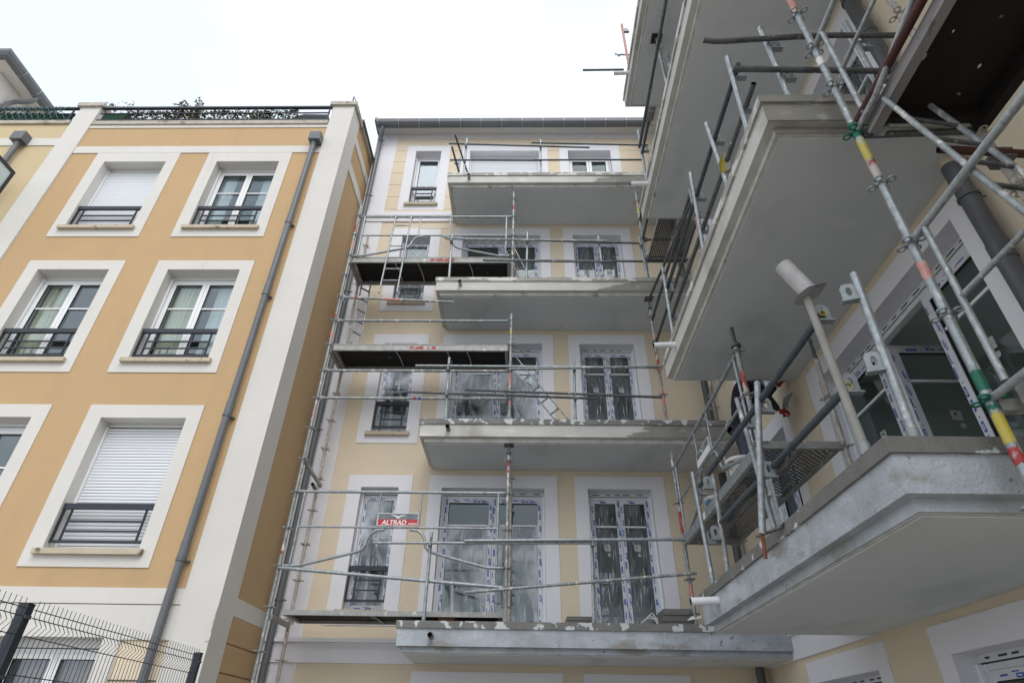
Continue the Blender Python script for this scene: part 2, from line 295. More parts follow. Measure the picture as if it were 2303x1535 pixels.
def marks(mb, x0, x1, z0, z1, y, rnd):
    """blue rectangles printed on the protective tape of one frame member"""
    w_, h_ = x1-x0, z1-z0; vert = h_ > w_; L = h_ if vert else w_; B = w_ if vert else h_
    t = rnd.uniform(0.02, 0.12)
    while t < L-0.10:
        ln = rnd.uniform(0.075, 0.105); wd = min(B*0.45, rnd.choice((0.012, 0.026, 0.028))); off = rnd.uniform(0.06, 0.5)*B
        def q(a0,a1,b0,b1,m,yy):
            if vert: mb.face([(x0+b0,yy,z0+a0),(x0+b1,yy,z0+a0),(x0+b1,yy,z0+a1),(x0+b0,yy,z0+a1)], m)
            else: mb.face([(x0+a0,yy,z0+b0),(x0+a1,yy,z0+b0),(x0+a1,yy,z0+b1),(x0+a0,yy,z0+b1)], m)
        q(t, t+ln, off, min(off+wd, B*0.95), BLUE, y)
        if wd > 0.02:
            if rnd.random() < 0.5: q(t+ln*0.2, t+ln*0.8, off+wd*0.32, off+wd*0.66, TAPE, y-0.0012)
            else: q(t+ln*0.12, t+ln*0.88, off+wd*0.46, off+wd*0.56, TAPE, y-0.0012)
        if rnd.random() < 0.45: q(t-0.03, t+ln*0.55, min(off+wd+0.008, B*0.88), min(off+wd+0.016, B*0.97), BLUE, y)
        if rnd.random() < 0.35: q(t+ln+0.03, t+ln+0.042, B*0.3, B*0.45, INK, y)
        t += rnd.uniform(0.12, 0.20)
JC = {}
def joinery(kind, W, H, nl, bar, taped=False, film_m=None, boxh=0.07, seed=1, shutter=False, curtains=None, fw_=0.045, lw=0.06, stickers=False):
    """returns meshes of one window type; shared by every window of that type"""
    key = (kind, round(W,3), round(H,3), nl, bar, taped, film_m.name if film_m else None, seed, shutter, curtains, stickers)
    if key in JC: return JC[key]
    rnd = random.Random(seed*17+int(W*100)); fm = TAPE if taped else PVCW; out = {}
    fr = MB(); Hf = H-boxh
    fr.box((0,0,0),(fw_,0.07,Hf),PVCW); fr.box((W-fw_,0,0),(W,0.07,Hf),PVCW); fr.box((fw_,0,Hf-fw_),(W-fw_,0.07,Hf),fm); fr.box((fw_,0,0),(W-fw_,0.07,fw_),fm)
    fr.box((0.004,0.012,Hf+0.002),(W-0.004,0.07,Hf+0.010),GASKET)
    fr.box((0.0,-0.006,Hf+0.012),(W,0.07,H-0.001),fm)                                  # roller shutter housing strip
    for s_ in (0.0, W-0.028): fr.box((s_,-0.045,0.0),(s_+0.028,-0.002,Hf-0.002),PVCW)       # shutter guide rails
    if taped:
        t = 0.08
        while t < W-0.15:
            l_ = rnd.uniform(0.05,0.12); fr.face([(t,-0.0075,Hf+0.03),(t+l_,-0.0075,Hf+0.03),(t+l_,-0.0075,Hf+0.045),(t,-0.0075,Hf+0.045)], INK); t += l_+rnd.uniform(0.04,0.12)
    out['frame'] = fr.mesh('window_frame')
    if shutter:
        n = int(round((Hf-0.01)/0.0435)); sl = MB(); h = (Hf-0.01)/n
        prof = [(0.0,0.003),(-0.006,0.006),(-0.008,h*0.5),(-0.006,h-0.005),(0.0,h-0.002)]
        for a, b in zip(prof, prof[1:]): sl.face([(0.03,a[0]-0.01,a[1]),(W-0.03,a[0]-0.01,a[1]),(W-0.03,b[0]-0.01,b[1]),(0.03,b[0]-0.01,b[1])], SLAT)
        sl.face([(0.03,-0.010,h-0.002),(W-0.03,-0.010,h-0.002),(W-0.03,-0.010,h+0.004),(0.03,-0.010,h+0.004)], GASKET)
        out['slat'] = (sl.mesh('slat'), n, h)
    else:
        lx = (W-2*fw_)/nl; leaf = MB(); tp = MB(); y0 = -0.012
        a, b, z0, z1 = 0.0, lx, 0.0, Hf-2*fw_
        leaf.box((a+0.003,y0,z0+0.003),(a+lw,0.05,z1-0.003),fm); leaf.box((b-lw,y0,z0+0.003),(b-0.003,0.05,z1-0.003),fm)
        leaf.box((a+lw,y0,z0+0.003),(b-lw,0.05,z0+lw+0.01),fm); leaf.box((a+lw,y0,z1-lw),(b-lw,0.05,z1-0.003),fm)
        for (p0,p1,q0,q1) in ((a+lw-0.004,a+lw+0.004,z0+lw,z1-lw),(b-lw-0.004,b-lw+0.004,z0+lw,z1-lw),(a+lw,b-lw,z1-lw-0.006,z1-lw+0.002)):
            leaf.box((p0,y0+0.006,q0),(p1,y0+0.03,q1),GASKET)
        if taped:
            marks(tp, a+0.003, a+lw, z0, z1, y0-0.0012, rnd); marks(tp, b-lw, b-0.003, z0, z1, y0-0.0012, rnd)
            marks(tp, a+lw, b-lw, z1-lw, z1-0.003, y0-0.0012, rnd); marks(tp, a+lw, b-lw, z0, z0+lw, y0-0.0012, rnd)
            out['tape'] = tp.mesh('tape_print')
        out['leaf'] = leaf.mesh('leaf'); out['lx'] = lx; out['fw'] = fw_; out['nl'] = nl
        zb = z0+(z1-z0)*bar if bar else None
        segs = [(z0+lw+0.01, zb-0.012), (zb+0.012, z1-lw)] if bar else [(z0+lw+0.01, z1-lw)]
        out['panes'] = []
        for (q0,q1) in segs:
            g = MB(); g.box((a+lw,0.022,q0),(b-lw,0.028,q1), GLASSD if taped else (GLASSC if kind == 'door2' else GLASS)); out['panes'].append(g.mesh('pane'))
        if bar:
            g = MB(); g.box((a+lw,0.000,zb-0.012),(b-lw,0.020,zb+0.012),PVCW); out['bar'] = g.mesh('glazing_bar')
        if film_m:
            g = MB(); nx, nz = 6, 14; rr = random.Random(seed); P_ = {}
            for i in range(nx+1):
                for j in range(nz+1): P_[i,j] = (a+lw*0.9+(b-a-1.8*lw)*i/nx, -0.004+rr.uniform(-0.006,0.004), z0+lw+0.005+((zb if bar and kind=='door' else z1-lw)-z0-lw)*j/nz)
            for i in range(nx):
                for j in range(nz): g.face([P_[i,j],P_[i+1,j],P_[i+1,j+1],P_[i,j+1]], film_m, True)
            out['film'] = g.mesh('plastic_film')
        if stickers:
            g = MB(); cx = (a+b)/2; zz = z0+(z1-z0)*0.60
            g.face([(cx-0.05,0.0195,zz),(cx+0.045,0.0195,zz-0.012),(cx+0.05,0.0195,zz+0.085),(cx-0.045,0.0195,zz+0.095)], PVCG)
            g.face([(cx-0.018,0.0185,zz+0.045),(cx+0.006,0.0185,zz+0.042),(cx+0.008,0.0185,zz+0.068),(cx-0.016,0.0185,zz+0.07)], INK)
            g.face([(cx+0.02+0.026*math.cos(k*math.pi/5),0.0195,zz-0.06+0.026*math.sin(k*math.pi/5)) for k in range(10)], PVCG)
            out['sticker'] = g.mesh('glazing_sticker')
    if curtains:
        cs = []
        for (m_, c0, c1, yy) in curtains:
            g = MB(); k = 28; pts = [(W*(c0+(c1-c0)*i/k), yy+0.03*math.sin(i*1.3)+0.012*math.sin(i*2.9)) for i in range(k+1)]
            for p, q in zip(pts, pts[1:]): g.face([(p[0],p[1],0.0),(q[0],q[1],0.0),(q[0],q[1],H-0.05),(p[0],p[1],H-0.05)], {'c':CURT,'w':CURTW,'b':BLIND}[m_], True)
            cs.append(g.mesh('curtain'))
        out['curtains'] = cs
    out['room'] = room_mb(W, H).mesh('room_interior')
    JC[key] = out; return out
def put_window(parent, loc, rot, J, name='window', label=None, leaves=True):
    """window (part) > leaf, pane, glazing_bar, tape_print, plastic_film, slat, curtain, room_interior (sub-parts)"""
    f = part(name, J['frame'], parent, loc=loc, rot=rot, label=label); Z = (0,0,0)
    def sub(n, me, l=Z): o = part(n, me, f, loc=Vector(l)+ORG[f.name]); return o
    if 'slat' in J:
        me, n, h = J['slat']
        for k in range(n): sub('slat', me, (0,0,k*h))
    else:
        for i in range(J['nl']):
            l_ = (J['fw']+i*J['lx'], 0, J['fw']); sub('leaf', J['leaf'], l_)
            for p in J['panes']: sub('pane', p, l_)
            for k, n in (('bar','glazing_bar'),('tape','tape_print'),('film','plastic_film'),('sticker','glazing_sticker')):
                if k in J:
                    q_ = sub(n, J[k], l_)
                    if k == 'tape': q_['kind'] = 'stuff'
    for c in J.get('curtains', []): sub('curtain', c)
    sub('room_interior', J['room'])
    return f
def railing_mb(W, z0, z1, y, verts, top=0.075, m=ANTH, rows=(0.55, 0.30)):
    mb = MB(); H = z1-z0
    mb.box((0.0,y-0.025,z1-top),(W,y+0.02,z1),m); mb.box((0.0,y-0.018,z0),(W,y+0.018,z0+0.032),m)
    for x in (0.012, W-0.012): mb.box((x-0.012,y-0.016,z0+0.032),(x+0.012,y+0.016,z1-top),m)
    for x in verts: mb.box((x-0.011,y-0.012,z0+0.032),(x+0.011,y+0.012,z1-top),m)
    for t in rows:
        zz = z0+H*t; mb.box((verts[0]+0.012,y-0.010,zz-0.010),(verts[-1]-0.012,y+0.010,zz+0.010),m)
    for x in (-0.02, W):
        for zz in (z0+0.08, z1-0.12): mb.box((x,y-0.008,zz-0.008),(x+0.02,y+0.008,zz+0.008),m)
    return mb

# ------------------------------------------------------------------ ground
g = MB(); n_ = 24
g.face([(-400,-400,0),(400,-400,0),(400,400,0),(-400,400,0)], GROUND)
o = part('ground', g, None); o['kind'] = 'structure'

# ------------------------------------------------------------------ building with orange render (facade plane y = 7.50)
YA = 7.50; XA = -3.60
A = thing('apartment_building', 'finished orange rendered apartment building with white window surrounds and roof terrace', 'building', (-8.0, YA, 0))
WZ = [(3.60,5.425), (6.415,8.21), (9.215,11.00)]        # window openings per storey
SZ = [(3.385,5.63), (6.18,8.412), (8.977,11.26)]
CX = [(-8.275,-7.045), (-6.035,-4.805)]
SX = [(-8.50,-6.835), (-6.26,-4.605)]
holes = [(c[0],c[1],z[0],z[1]) for c in CX for z in WZ]
fa = lambda u, v: (u, YA, v)
mb = MB(); sheet(mb, -9.25, -3.9, 3.15, 12.2, holes, ORANGE, fa); part('wall', mb, A, label='orange rendered upper facade')
LOW = (-6.07,-4.84,0.85,2.61)
mb = MB(); sheet(mb, -9.25, -3.9, 0.0, 2.962, [LOW, (-4.632,-4.075,0.4,2.592)], WHITE, lambda u,v:(u,YA-0.015,v))
mb.face([(-4.632,YA+0.005,0.4),(-4.075,YA+0.005,0.4),(-4.075,YA+0.005,2.592),(-4.632,YA+0.005,2.592)], CREAM)
for f in ([(-4.632,YA-0.015,2.592),(-4.075,YA-0.015,2.592),(-4.075,YA+0.005,2.592),(-4.632,YA+0.005,2.592)],[(-4.632,YA-0.015,0.4),(-4.632,YA-0.015,2.592),(-4.632,YA+0.005,2.592),(-4.632,YA+0.005,0.4)]): mb.face(f, WHITE)
part('base_wall', mb, A, label='white rendered ground floor')
mb = MB()
for z in (1.36,1.77,2.18): mb.box((-4.632,YA-0.004,z),(-4.075,YA+0.012,z+0.012),JOINT)
part('wall_joint', mb, A)
def band(x0,x1,z0,z1,m=WHITE,y=YA,p=0.016,name='render_band'): b = MB(); b.box((x0,y-p,z0),(x1,y+0.03,z1),m); part(name, b, A)
band(-9.25,-4.02,2.972,3.15,p=0.020); band(-9.2,-4.02,12.06,12.153); band(-9.2,-4.02,11.262,11.465)
b = MB(); b.box((-9.2,YA-0.006,2.955),(-4.02,YA+0.01,2.975),JOINT); part('wall_joint', b, A)
# pale section further left
mb = MB(); sheet(mb, -16.0, -9.3, 0, 12.25, [], CREAMA, lambda u,v:(u,YA-0.004,v)); part('wall', mb, A, label='pale ochre facade left of the pilaster')
band(-16.0,-9.46,11.50,11.72,p=0.022)
# pilasters with cap stones
for x0,x1,c0,c1 in ((-4.055,XA,-4.115,-3.555),(-9.465,-9.025,-9.53,-8.965)):
    b = MB(); b.box((x0,YA-0.035,0),(x1,YA+0.42,12.735),WHITE); pl = part('pilaster', b, A)
    b = MB(); b.box((c0,YA-0.085,12.735),(c1,YA+0.50,12.85),COPING); part('cap_stone', b, pl)
# chipped render on the corner
b = MB(); rr = random.Random(3)
for k in range(26):
    z = 2.62+0.33*rr.random(); s_ = 0.012+0.02*rr.random(); x = XA-0.005-0.05*rr.random()*(1-abs(z-2.8)*4)
    b.box((x-s_,YA-0.040-0.006*rr.random(),z-s_*1.6),(x+s_*0.6,YA-0.03,z+s_),WHITE)
part('chipped_render', b, A)
# coping stones of the terrace parapet
b_ = [(-9.02,-7.46),(-7.455,-5.85),(-5.845,-4.07)]
for x0,x1 in b_: b = MB(); b.box((x0,YA-0.045,12.155),(x1,YA+0.25,12.262),COPING); part('coping_stone', b, A)
for x0,x1 in ((-16,-13.0),(-12.995,-11.3),(-11.295,-9.50)): b = MB(); b.box((x0,YA-0.045,12.195),(x1,YA+0.25,12.295),COPING); part('coping_stone', b, A)
# parapet backs, terrace floor
b = MB(); b.box((-16,YA+0.05,12.0),(XA-0.05,YA+0.22,12.2),CREAMA); b.box((-16,YA+0.2,11.8),(XA-0.05,16,11.9),COPING); part('terrace_floor', b, A)
# side wall
XS = XA-0.02
mb = MB(); mb.face([(XS,YA+0.3,0),(XS,14,0),(XS,14,12.85),(XS,YA+0.3,12.85)], ORANGE); part('side_wall', mb, A, label='orange side wall in the narrow gap')
def sband(z0,z1,p=0.016): b = MB(); b.box((XS-0.03,YA+0.41,z0),(XS+p,12,z1),WHITE); part('render_band', b, A)
sband(12.12,12.34); sband(11.30,11.555); sband(2.93,3.135)
for k in range(9):
    z1 = 2.93-0.005-k*0.31; b = MB(); b.box((XS-0.03,YA+0.44,z1-0.293),(XS+0.016,12,z1),ORANGE); part('facade_panel', b, A)
b = MB(); b.box((XS-0.35,YA+0.40,12.80),(XS+0.06,14,12.86),COPING); b.box((XS-0.38,YA+0.40,12.862),(XS+0.10,14,12.90),ZINC); part('parapet_coping', b, A)
b = MB(); b.tube([(XA-0.40,YA+0.60,12.86),(XA-0.385,YA+0.60,14.05),(XA-0.22,YA+0.60,13.62),(XA-0.2,YA+0.60,12.86)],0.028,ZINC); part('railing_stay', b, A)
# windows
kinds = {(0,2):('s',None), (1,2):('c',(('w',0.06,0.30,0.10),('w',0.7,0.97,0.11))), (0,1):('c',(('c',0.08,0.44,0.10),('w',0.74,0.97,0.11))), (1,1):('c',(('c',0.08,0.42,0.10),('w',0.64,0.92,0.11))), (0,0):('c',None), (1,0):('s',None)}
for (ci,ri),(k,cur) in kinds.items():
    x0,x1 = CX[ci]; z0,z1 = WZ[ri]; W, H = x1-x0, z1-z0
    part('window_surround', ring((SX[ci][0],SX[ci][1],SZ[ri][0],SZ[ri][1]), (x0,x1,z0,z1), 0.22, WHITE), A, loc=(0,YA,0))
    J = joinery('aw', W, H, 2, 0.66, seed=3+ci+ri, shutter=(k=='s'), curtains=cur, boxh=0.06)
    put_window(A, (x0, YA+0.215, z0), None, J, label='window with its roller shutter down' if k=='s' else None)
    b = MB(); b.box((x0-0.075,YA-0.075,z0-0.072),(x1+0.075,YA-0.010,z0-0.004),STONE); b.box((x0+0.004,YA-0.012,z0-0.06),(x1-0.004,YA+0.21,z0+0.006),STONE); part('window_sill', b, A)
    rz = {2:(9.285,9.792), 1:(6.50,7.01), 0:(3.69,4.195)}[ri]
    vv = [0.12,1.11] if k=='s' else [0.12,0.245,0.83,1.11]
    part('window_railing', railing_mb(W, rz[0], rz[1], 0, vv), A, loc=(x0, YA+0.055, 0))
J = joinery('al', LOW[1]-LOW[0], LOW[3]-LOW[2], 2, None, seed=2, curtains=(('b',0.14,0.46,0.10),('b',0.54,0.95,0.10)), boxh=0.10)
part('window_surround', ring((LOW[0]-0.21,LOW[1]+0.19,LOW[2]-0.2,2.70), LOW, 0.22, WHITE, proud=0.022), A, loc=(0,YA,0))
put_window(A, (LOW[0], YA+0.215, LOW[2]), None, J, label='ground floor window with brown blinds')
# terrace railings, screens
for x0, x1, px in ((-8.98,-4.10,[-8.2,-7.30,-6.40,-5.05-0.45,-4.95,-4.12]), (-16.0,-9.52,[-15.2,-13.6,-12.0,-10.6,-9.6])):
    zb = 12.32; b = MB(); y = YA-0.015
    b.box((x0,y-0.03,12.70),(x1,y+0.03,12.745),ANTH); b.box((x0,y-0.012,12.53),(x1,y+0.012,12.552),ANTH); b.box((x0,y-0.012,zb-0.01),(x1,y+0.012,zb+0.014),ANTH)
    r_ = part('terrace_railing', b, A)
    for p in px: b = MB(); b.box((p-0.012,y-0.014,12.30),(p+0.012,y+0.014,12.70),ANTH); part('baluster', b, r_)
def leafy(mb, n, x0,x1,y0,y1,z0,z1, s0, s1, m, seed, lean=1.0):
    rr = random.Random(seed)
    for k in range(n):
        c = Vector((rr.uniform(x0,x1), rr.uniform(y0,y1), rr.uniform(z0,z1))); s_ = rr.uniform(s0,s1)
        a = Vector((rr.gauss(0,1), rr.gauss(0,1)*0.5, rr.gauss(0,1))).normalized(); b = a.cross(Vector((rr.gauss(0,1),rr.gauss(0,1),rr.gauss(0,1)))).normalized()
        mb.face([c-a*s_, c+b*s_*0.45, c+a*s_, c-b*s_*0.45], m)
b = MB(); leafy(b, 2300, -8.45,-5.35, YA+0.005,YA+0.04, 12.28,12.68, 0.02,0.042, LEAFB, 5); part('dry_hedge_screen', b, A, kind='stuff')
b = MB(); b.face([(-8.98,YA+0.05,12.2),(-8.35,YA+0.05,12.2),(-8.35,YA+0.05,12.66),(-8.98,YA+0.05,12.66)], SCREEN); leafy(b, 520, -5.55,-4.78,YA+0.0,YA+0.04,12.28,12.70,0.02,0.04,SCREEN,6); leafy(b, 160, -5.75,-5.5,YA,YA+0.04,12.28,12.55,0.02,0.04,LEAFG,7)
part('green_screen', b, A, kind='stuff')
b = MB(); b.face([(-11.15,YA+0.06,12.2),(-9.6,YA+0.06,12.2),(-9.6,YA+0.06,12.66),(-11.15,YA+0.06,12.66)], SCREEN); leafy(b, 600, -13.5,-10.9,YA,YA+0.05,12.3,12.68,0.02,0.05,LEAFB,8); leafy(b, 260, -11.2,-9.6,YA+0.05,YA+0.06,12.3,12.68,0.02,0.05,SCREEN,9); part('green_screen', b, A, kind='stuff')
b = MB()
for k in range(26):
    x = -12.6+k*0.135
    for s_ in (1,-1):
        xa = x; xb = x+s_*0.30
        if -12.6 <= min(xa,xb) and max(xa,xb) <= -9.6: b.beam((xa,YA-0.05+0.008*s_,12.31),(xb,YA-0.05+0.008*s_,12.76),0.012,0.012,TRELLIS,(0,1,0))
part('green_trellis', b, A)
b = MB(); prof = [(-4.95,12.2),(-4.90,12.62),(-4.72,12.70),(-4.2,12.68),(-4.13,12.2)]
for (p,q) in zip(prof,prof[1:]): b.face([(p[0],YA+0.12,p[1]),(p[0],YA+0.9,p[1]),(q[0],YA+0.9,q[1]),(q[0],YA+0.12,q[1])], ANTH)
b.face([(p[0],YA+0.12,p[1]) for p in reversed(prof)], ANTH); solo('covered_barbecue', b, 'dark tarpaulin covered box standing behind the right end of the terrace railing', 'cover', loc=(-4.5,YA+0.6,12.2))
# set-back attic at far left with eave, gutter
ax, ay = -13.72, 8.62
b = MB(); b.box((-24,ay,11.9),(ax,20,15.99),CREAMA); aw = part('attic_wall', b, A)
b = MB(); b.box((-24,ay-0.012,15.30),(ax+0.012,20,15.98),WHITE); part('render_band', b, aw)
b = MB(); b.box((-24,ay-0.34,15.995),(ax+0.34,20,16.04),LINING); part('eave', b, A)
b = MB(); prof = [(0.34,16.0),(0.40,15.97),(0.47,16.02),(0.52,16.12),(0.52,16.22),(0.34,16.22)]
for p,q in zip(prof,prof[1:]):
    b.face([(ax+p[0],ay-p[0],p[1]),(ax+p[0],20,p[1]),(ax+q[0],20,q[1]),(ax+q[0],ay-q[0],q[1])], ZINC); b.face([(-24,ay-p[0],p[1]),(ax+p[0],ay-p[0],p[1]),(ax+q[0],ay-q[0],q[1]),(-24,ay-q[0],q[1])], ZINC)
gt = part('gutter', b, A)
for k in range(8):
    b = MB(); y = ay+0.1+k*0.55
    for p,q in zip(prof[:5],prof[1:5]): b.beam((ax+p[0]+0.006,y,p[1]-0.006),(ax+q[0]+0.006,y,q[1]-0.002),0.03,0.006,ZINCL,(0,1,0))
    part('gutter_bracket', b, gt)
b = MB(); b.face([(-24,ay-0.45,16.2),(ax+0.45,ay-0.45,16.2),(ax-3,ay+3,18.5),(-24,ay+3,18.5)], SLATE); b.face([(ax+0.45,ay-0.45,16.2),(ax+0.45,20,16.2),(ax-3,20,18.5),(ax-3,ay+3,18.5)], SLATE); part('roof', b, A)
b = MB(); b.tube([(ax+0.42,ay+0.75,16.0),(ax+0.40,ay+0.72,15.82),(ax+0.30,ay+0.66,15.68),(ax+0.16,ay+0.58,15.58),(ax+0.08,ay+0.52,15.40),(ax+0.07,ay+0.50,15.1),(ax+0.07,ay+0.5,12.0)], 0.06, PIPE, 12); part('downpipe', b, A)
# rain hoppers and downpipes of the facade
for hx0,hx1,pxx,zt,zb in ((-4.28,-4.055,-4.185,11.675,11.455),(-10.30,-10.05,-10.17,11.725,11.495)):
    b = MB(); b.box((hx0,YA-0.20,zb),(hx1,YA-0.017,zt),ZINC); hp = part('rain_hopper', b, A)
    b = MB(); b.cyl((pxx,YA-0.10,zb+0.02),(pxx,YA-0.10,0.0),0.050,PIPE,14); b.cyl((pxx,YA-0.10,zb),(pxx,YA-0.10,zb-0.10),0.056,PIPE,14)
    for z in (9.22,7.60,5.42,3.46): b.cyl((pxx,YA-0.10,z+0.02),(pxx,YA-0.10,z+0.22),0.056,PIPE,14)
    dp = part('downpipe', b, A)
    for z in (9.22,7.60,5.42,3.46): b = MB(); b.cyl((pxx,YA-0.10,z-0.015),(pxx,YA-0.10,z+0.015),0.060,ZINC,14); b.box((pxx-0.005,YA-0.05,z-0.01),(pxx+0.08,YA-0.01,z+0.01),ZINC); part('pipe_clip', b, dp)
# glazed balcony side screen at the left edge of the picture
b = MB(); b.box((-9.71,6.02,9.0),(-9.69,7.28,10.45),FROST); b.box((-9.725,6.0,10.42),(-9.675,7.33,10.49),ANTH); b.box((-9.725,7.27,8.9),(-9.675,7.33,10.42),ANTH); b.box((-9.725,6.0,8.9),(-9.675,6.06,10.42),ANTH)
part('glazed_screen', b, A, label='frosted glass balcony screen in a dark frame')

# shrubs on the roof terrace
for (x,y,lab,wd,zt,sd_) in ((-7.83,YA+0.55,'spiky green shrub peeking over the terrace railing, the wider one',0.15,13.80,11),(-7.47,YA+0.55,'small upright green shrub peeking over the terrace railing',0.07,13.84,12)):
    t = thing('terrace_shrub', lab, 'plant', (x,y,11.9), 'shrubs on the roof terrace'); b = MB()
    for k in range(5): b.tube([(x,y,11.9),(x+wd*0.2*(k-2),y,13.1),(x+wd*0.45*(k-2),y,zt-0.08*abs(k-2))],0.007,STEM,5)
    part('stem', b, t); b = MB(); leafy(b, 230 if wd > 0.1 else 130, x-wd,x+wd,y-0.14,y+0.14,12.9,zt-0.14,0.025,0.06,LEAFG,sd_)
    leafy(b, 14, x-wd*0.7,x+wd*0.5,y-0.1,y+0.1,zt-0.14,zt,0.02,0.05,LEAFG,sd_+30); part('foliage', b, t)
for (x,lab,sd_) in ((-9.36,'wispy climbing plant beside the left cap stone',13),):
    y = YA+0.45; t = thing('climbing_plant', lab, 'plant', (x,y,11.9)); b = MB()
    for k in range(5): b.tube([(x,y,11.9),(x-0.1+0.12*k,y,13.1),(x-0.42+0.22*k,y,13.50+0.04*(k%3))],0.005,STEM,4)
    part('stem', b, t); b = MB(); leafy(b, 130, x-0.45,x+0.48,y-0.05,y+0.05,13.25,13.66,0.015,0.045,LEAFG,sd_); part('foliage', b, t)

# ------------------------------------------------------------------ cream L-shaped building: rear facade y = 9.02, right wing x = 3.24
YB, XC = 9.02, 3.24
T = [0.15, 2.90, 5.65, 8.40, 11.15]
B = thing('apartment_building', 'cream rendered L-shaped apartment building under construction with concrete balconies', 'building', (0, YB, 0))
TOP = 13.885
hb = []; rings = []
for k, t in enumerate(T):
    if k > 0: hb.append((-2.58,-1.985,t+0.30,t+2.10)); rings.append(((-2.795,-1.775,t+0.105,t+2.30),hb[-1],'n'))
    for (a,b_,c,d,tg) in ((-1.50,0.525,-1.30,0.32,'d'),(0.80,2.21,1.0,2.0,'e')):
        hb.append((c,d,t,t+2.10)); rings.append(((a,b_,t,t+2.305),hb[-1],tg))
mb = MB(); sheet(mb, -3.575, XC, 0, TOP, hb, CREAM, lambda u,v:(u,YB,v)); part('wall', mb, B, label='cream rear facade behind the scaffold')
b = MB(); b.box((-3.575,YB-0.008,0),(-3.075,YB+0.02,2.53),WHITE2); b.box((-3.575,YB-0.008,2.84),(-3.075,YB+0.02,10.90),WHITE2); b.box((-3.575,YB-0.008,11.14),(-3.075,YB+0.02,13.70),WHITE2); part('corner_band', b, B)
for z0,z1,led in ((2.535,2.77,True),(10.90,11.02,True)):
    b = MB(); b.box((-3.575,YB-0.03,z0),(-1.48,YB+0.02,z1+0.01),WHITE2); b.box((-3.575,YB-0.075,z1+0.012),(-1.48,YB+0.02,z1+0.065 if z0<5 else z1+0.12),WHITE2); part('string_course', b, B)
b = MB(); b.box((-3.575,YB-0.016,13.70),(XC-0.01,YB+0.02,TOP),WHITE2); part('frieze', b, B)
# right wing wall (frame: x runs towards the camera, y into the wall)
QC = -math.pi/2
cu = lambda Y: YB - Y
hc = []; ringc = []
for k, t in enumerate(T):
    if k == 0:
        hc += [(cu(7.52),cu(6.17),t,2.27),(cu(5.07),cu(3.2),t,2.27)]; ringc += [((cu(7.72),cu(5.97),t,2.48),hc[-2],'w0'),((cu(5.27),cu(3.0),t,2.48),hc[-1],'w1')]
    else:
        hc += [(cu(5.67),cu(3.24),t,t+2.10),(cu(7.75),cu(6.75),t,t+2.10)]; ringc += [((cu(5.90),cu(3.03),t,t+2.305),hc[-2],'d'),((cu(7.95),cu(6.55),t,t+2.305),hc[-1],'w')]
mb = MB(); sheet(mb, 0, 13.0, 0, TOP, hc, CREAM, lambda u,v:(u,0,v)); part('wall', mb, B, loc=(XC,YB,0), rot=QC, label='cream wall of the right wing')
b = MB(); b.box((0.12,-0.03,2.535),(2.9,0.02,2.78),WHITE2); b.box((0.12,-0.07,2.782),(2.9,0.02,2.84),WHITE2); part('string_course', b, B, loc=(XC,YB,0), rot=QC)
# top storey joints: courses of render panels on the rear facade
zj = [11.16,11.28,11.68,12.075,12.47,12.86,13.25,13.685]
xs = [(-3.072,-2.797),(-1.773,-1.502),(0.527,0.798),(2.212,3.235)]
for z0,z1 in zip(zj,zj[1:]):
    for x0,x1 in xs:
        b = MB(); b.box((x0,YB-0.014,z0+0.006),(x1,YB+0.02,z1-0.006),CREAM); part('facade_panel', b, B)
for x0,x1 in ((-2.796,-1.774),(-1.501,0.526),(0.799,2.211)):
    b = MB(); b.box((x0,YB-0.014,13.462),(x1,YB+0.02,13.679),CREAM); part('facade_panel', b, B)
b = MB(); b.box((-2.797,YB-0.014,11.166),(-1.773,YB+0.02,11.25),CREAM); part('facade_panel', b, B)
# windows and doors of the rear facade
for (o_, i_, tg) in rings:
    t = i_[2] if tg != 'n' else i_[2]-0.30
    k = min(range(5), key=lambda q: abs(T[q]-t)); taped = k in (1,2,3); W, H = i_[1]-i_[0], i_[3]-i_[2]
    part('window_surround' if tg == 'n' else 'door_surround', ring(o_, i_, 0.185, WHITE2), B, loc=(0,YB,0))
    fm = {1:FILM,2:FILM,3:FILM2}.get(k) if tg != 'e' else (FILM2 if taped else None)
    if tg == 'n': J = joinery('win', W, H, 1, None if taped else None, taped=taped, film_m=fm, seed=20+k, fw_=0.035, lw=0.05, stickers=taped)
    elif tg == 'd': J = joinery('door', W, H, 2, 0.785, taped=taped, film_m=None if k not in (1,2,3) else fm, seed=30+k, shutter=(k==4), lw=0.065)
    else: J = joinery('door2', W, H, 2, 0.785, taped=taped, film_m=fm, seed=40+k, lw=0.062, stickers=taped)
    put_window(B, (i_[0], YB+0.18, i_[2]), None, J, name='window' if tg == 'n' else 'balcony_door', label=('new window in taped frame' if taped else None))
    if tg == 'n':
        b = MB(); b.box((i_[0]-0.08,YB-0.075,i_[2]-0.065),(i_[1]+0.06,YB-0.016,i_[2]-0.002),STONE); b.box((i_[0]+0.004,YB-0.018,i_[2]-0.05),(i_[1]-0.004,YB+0.175,i_[2]+0.006),STONE); part('window_sill', b, B)
        part('window_railing', railing_mb(W, t+0.42, t+0.915, 0, [0.115,W-0.115], rows=(0.60,0.32), top=0.07), B, loc=(i_[0], YB+0.07, 0))
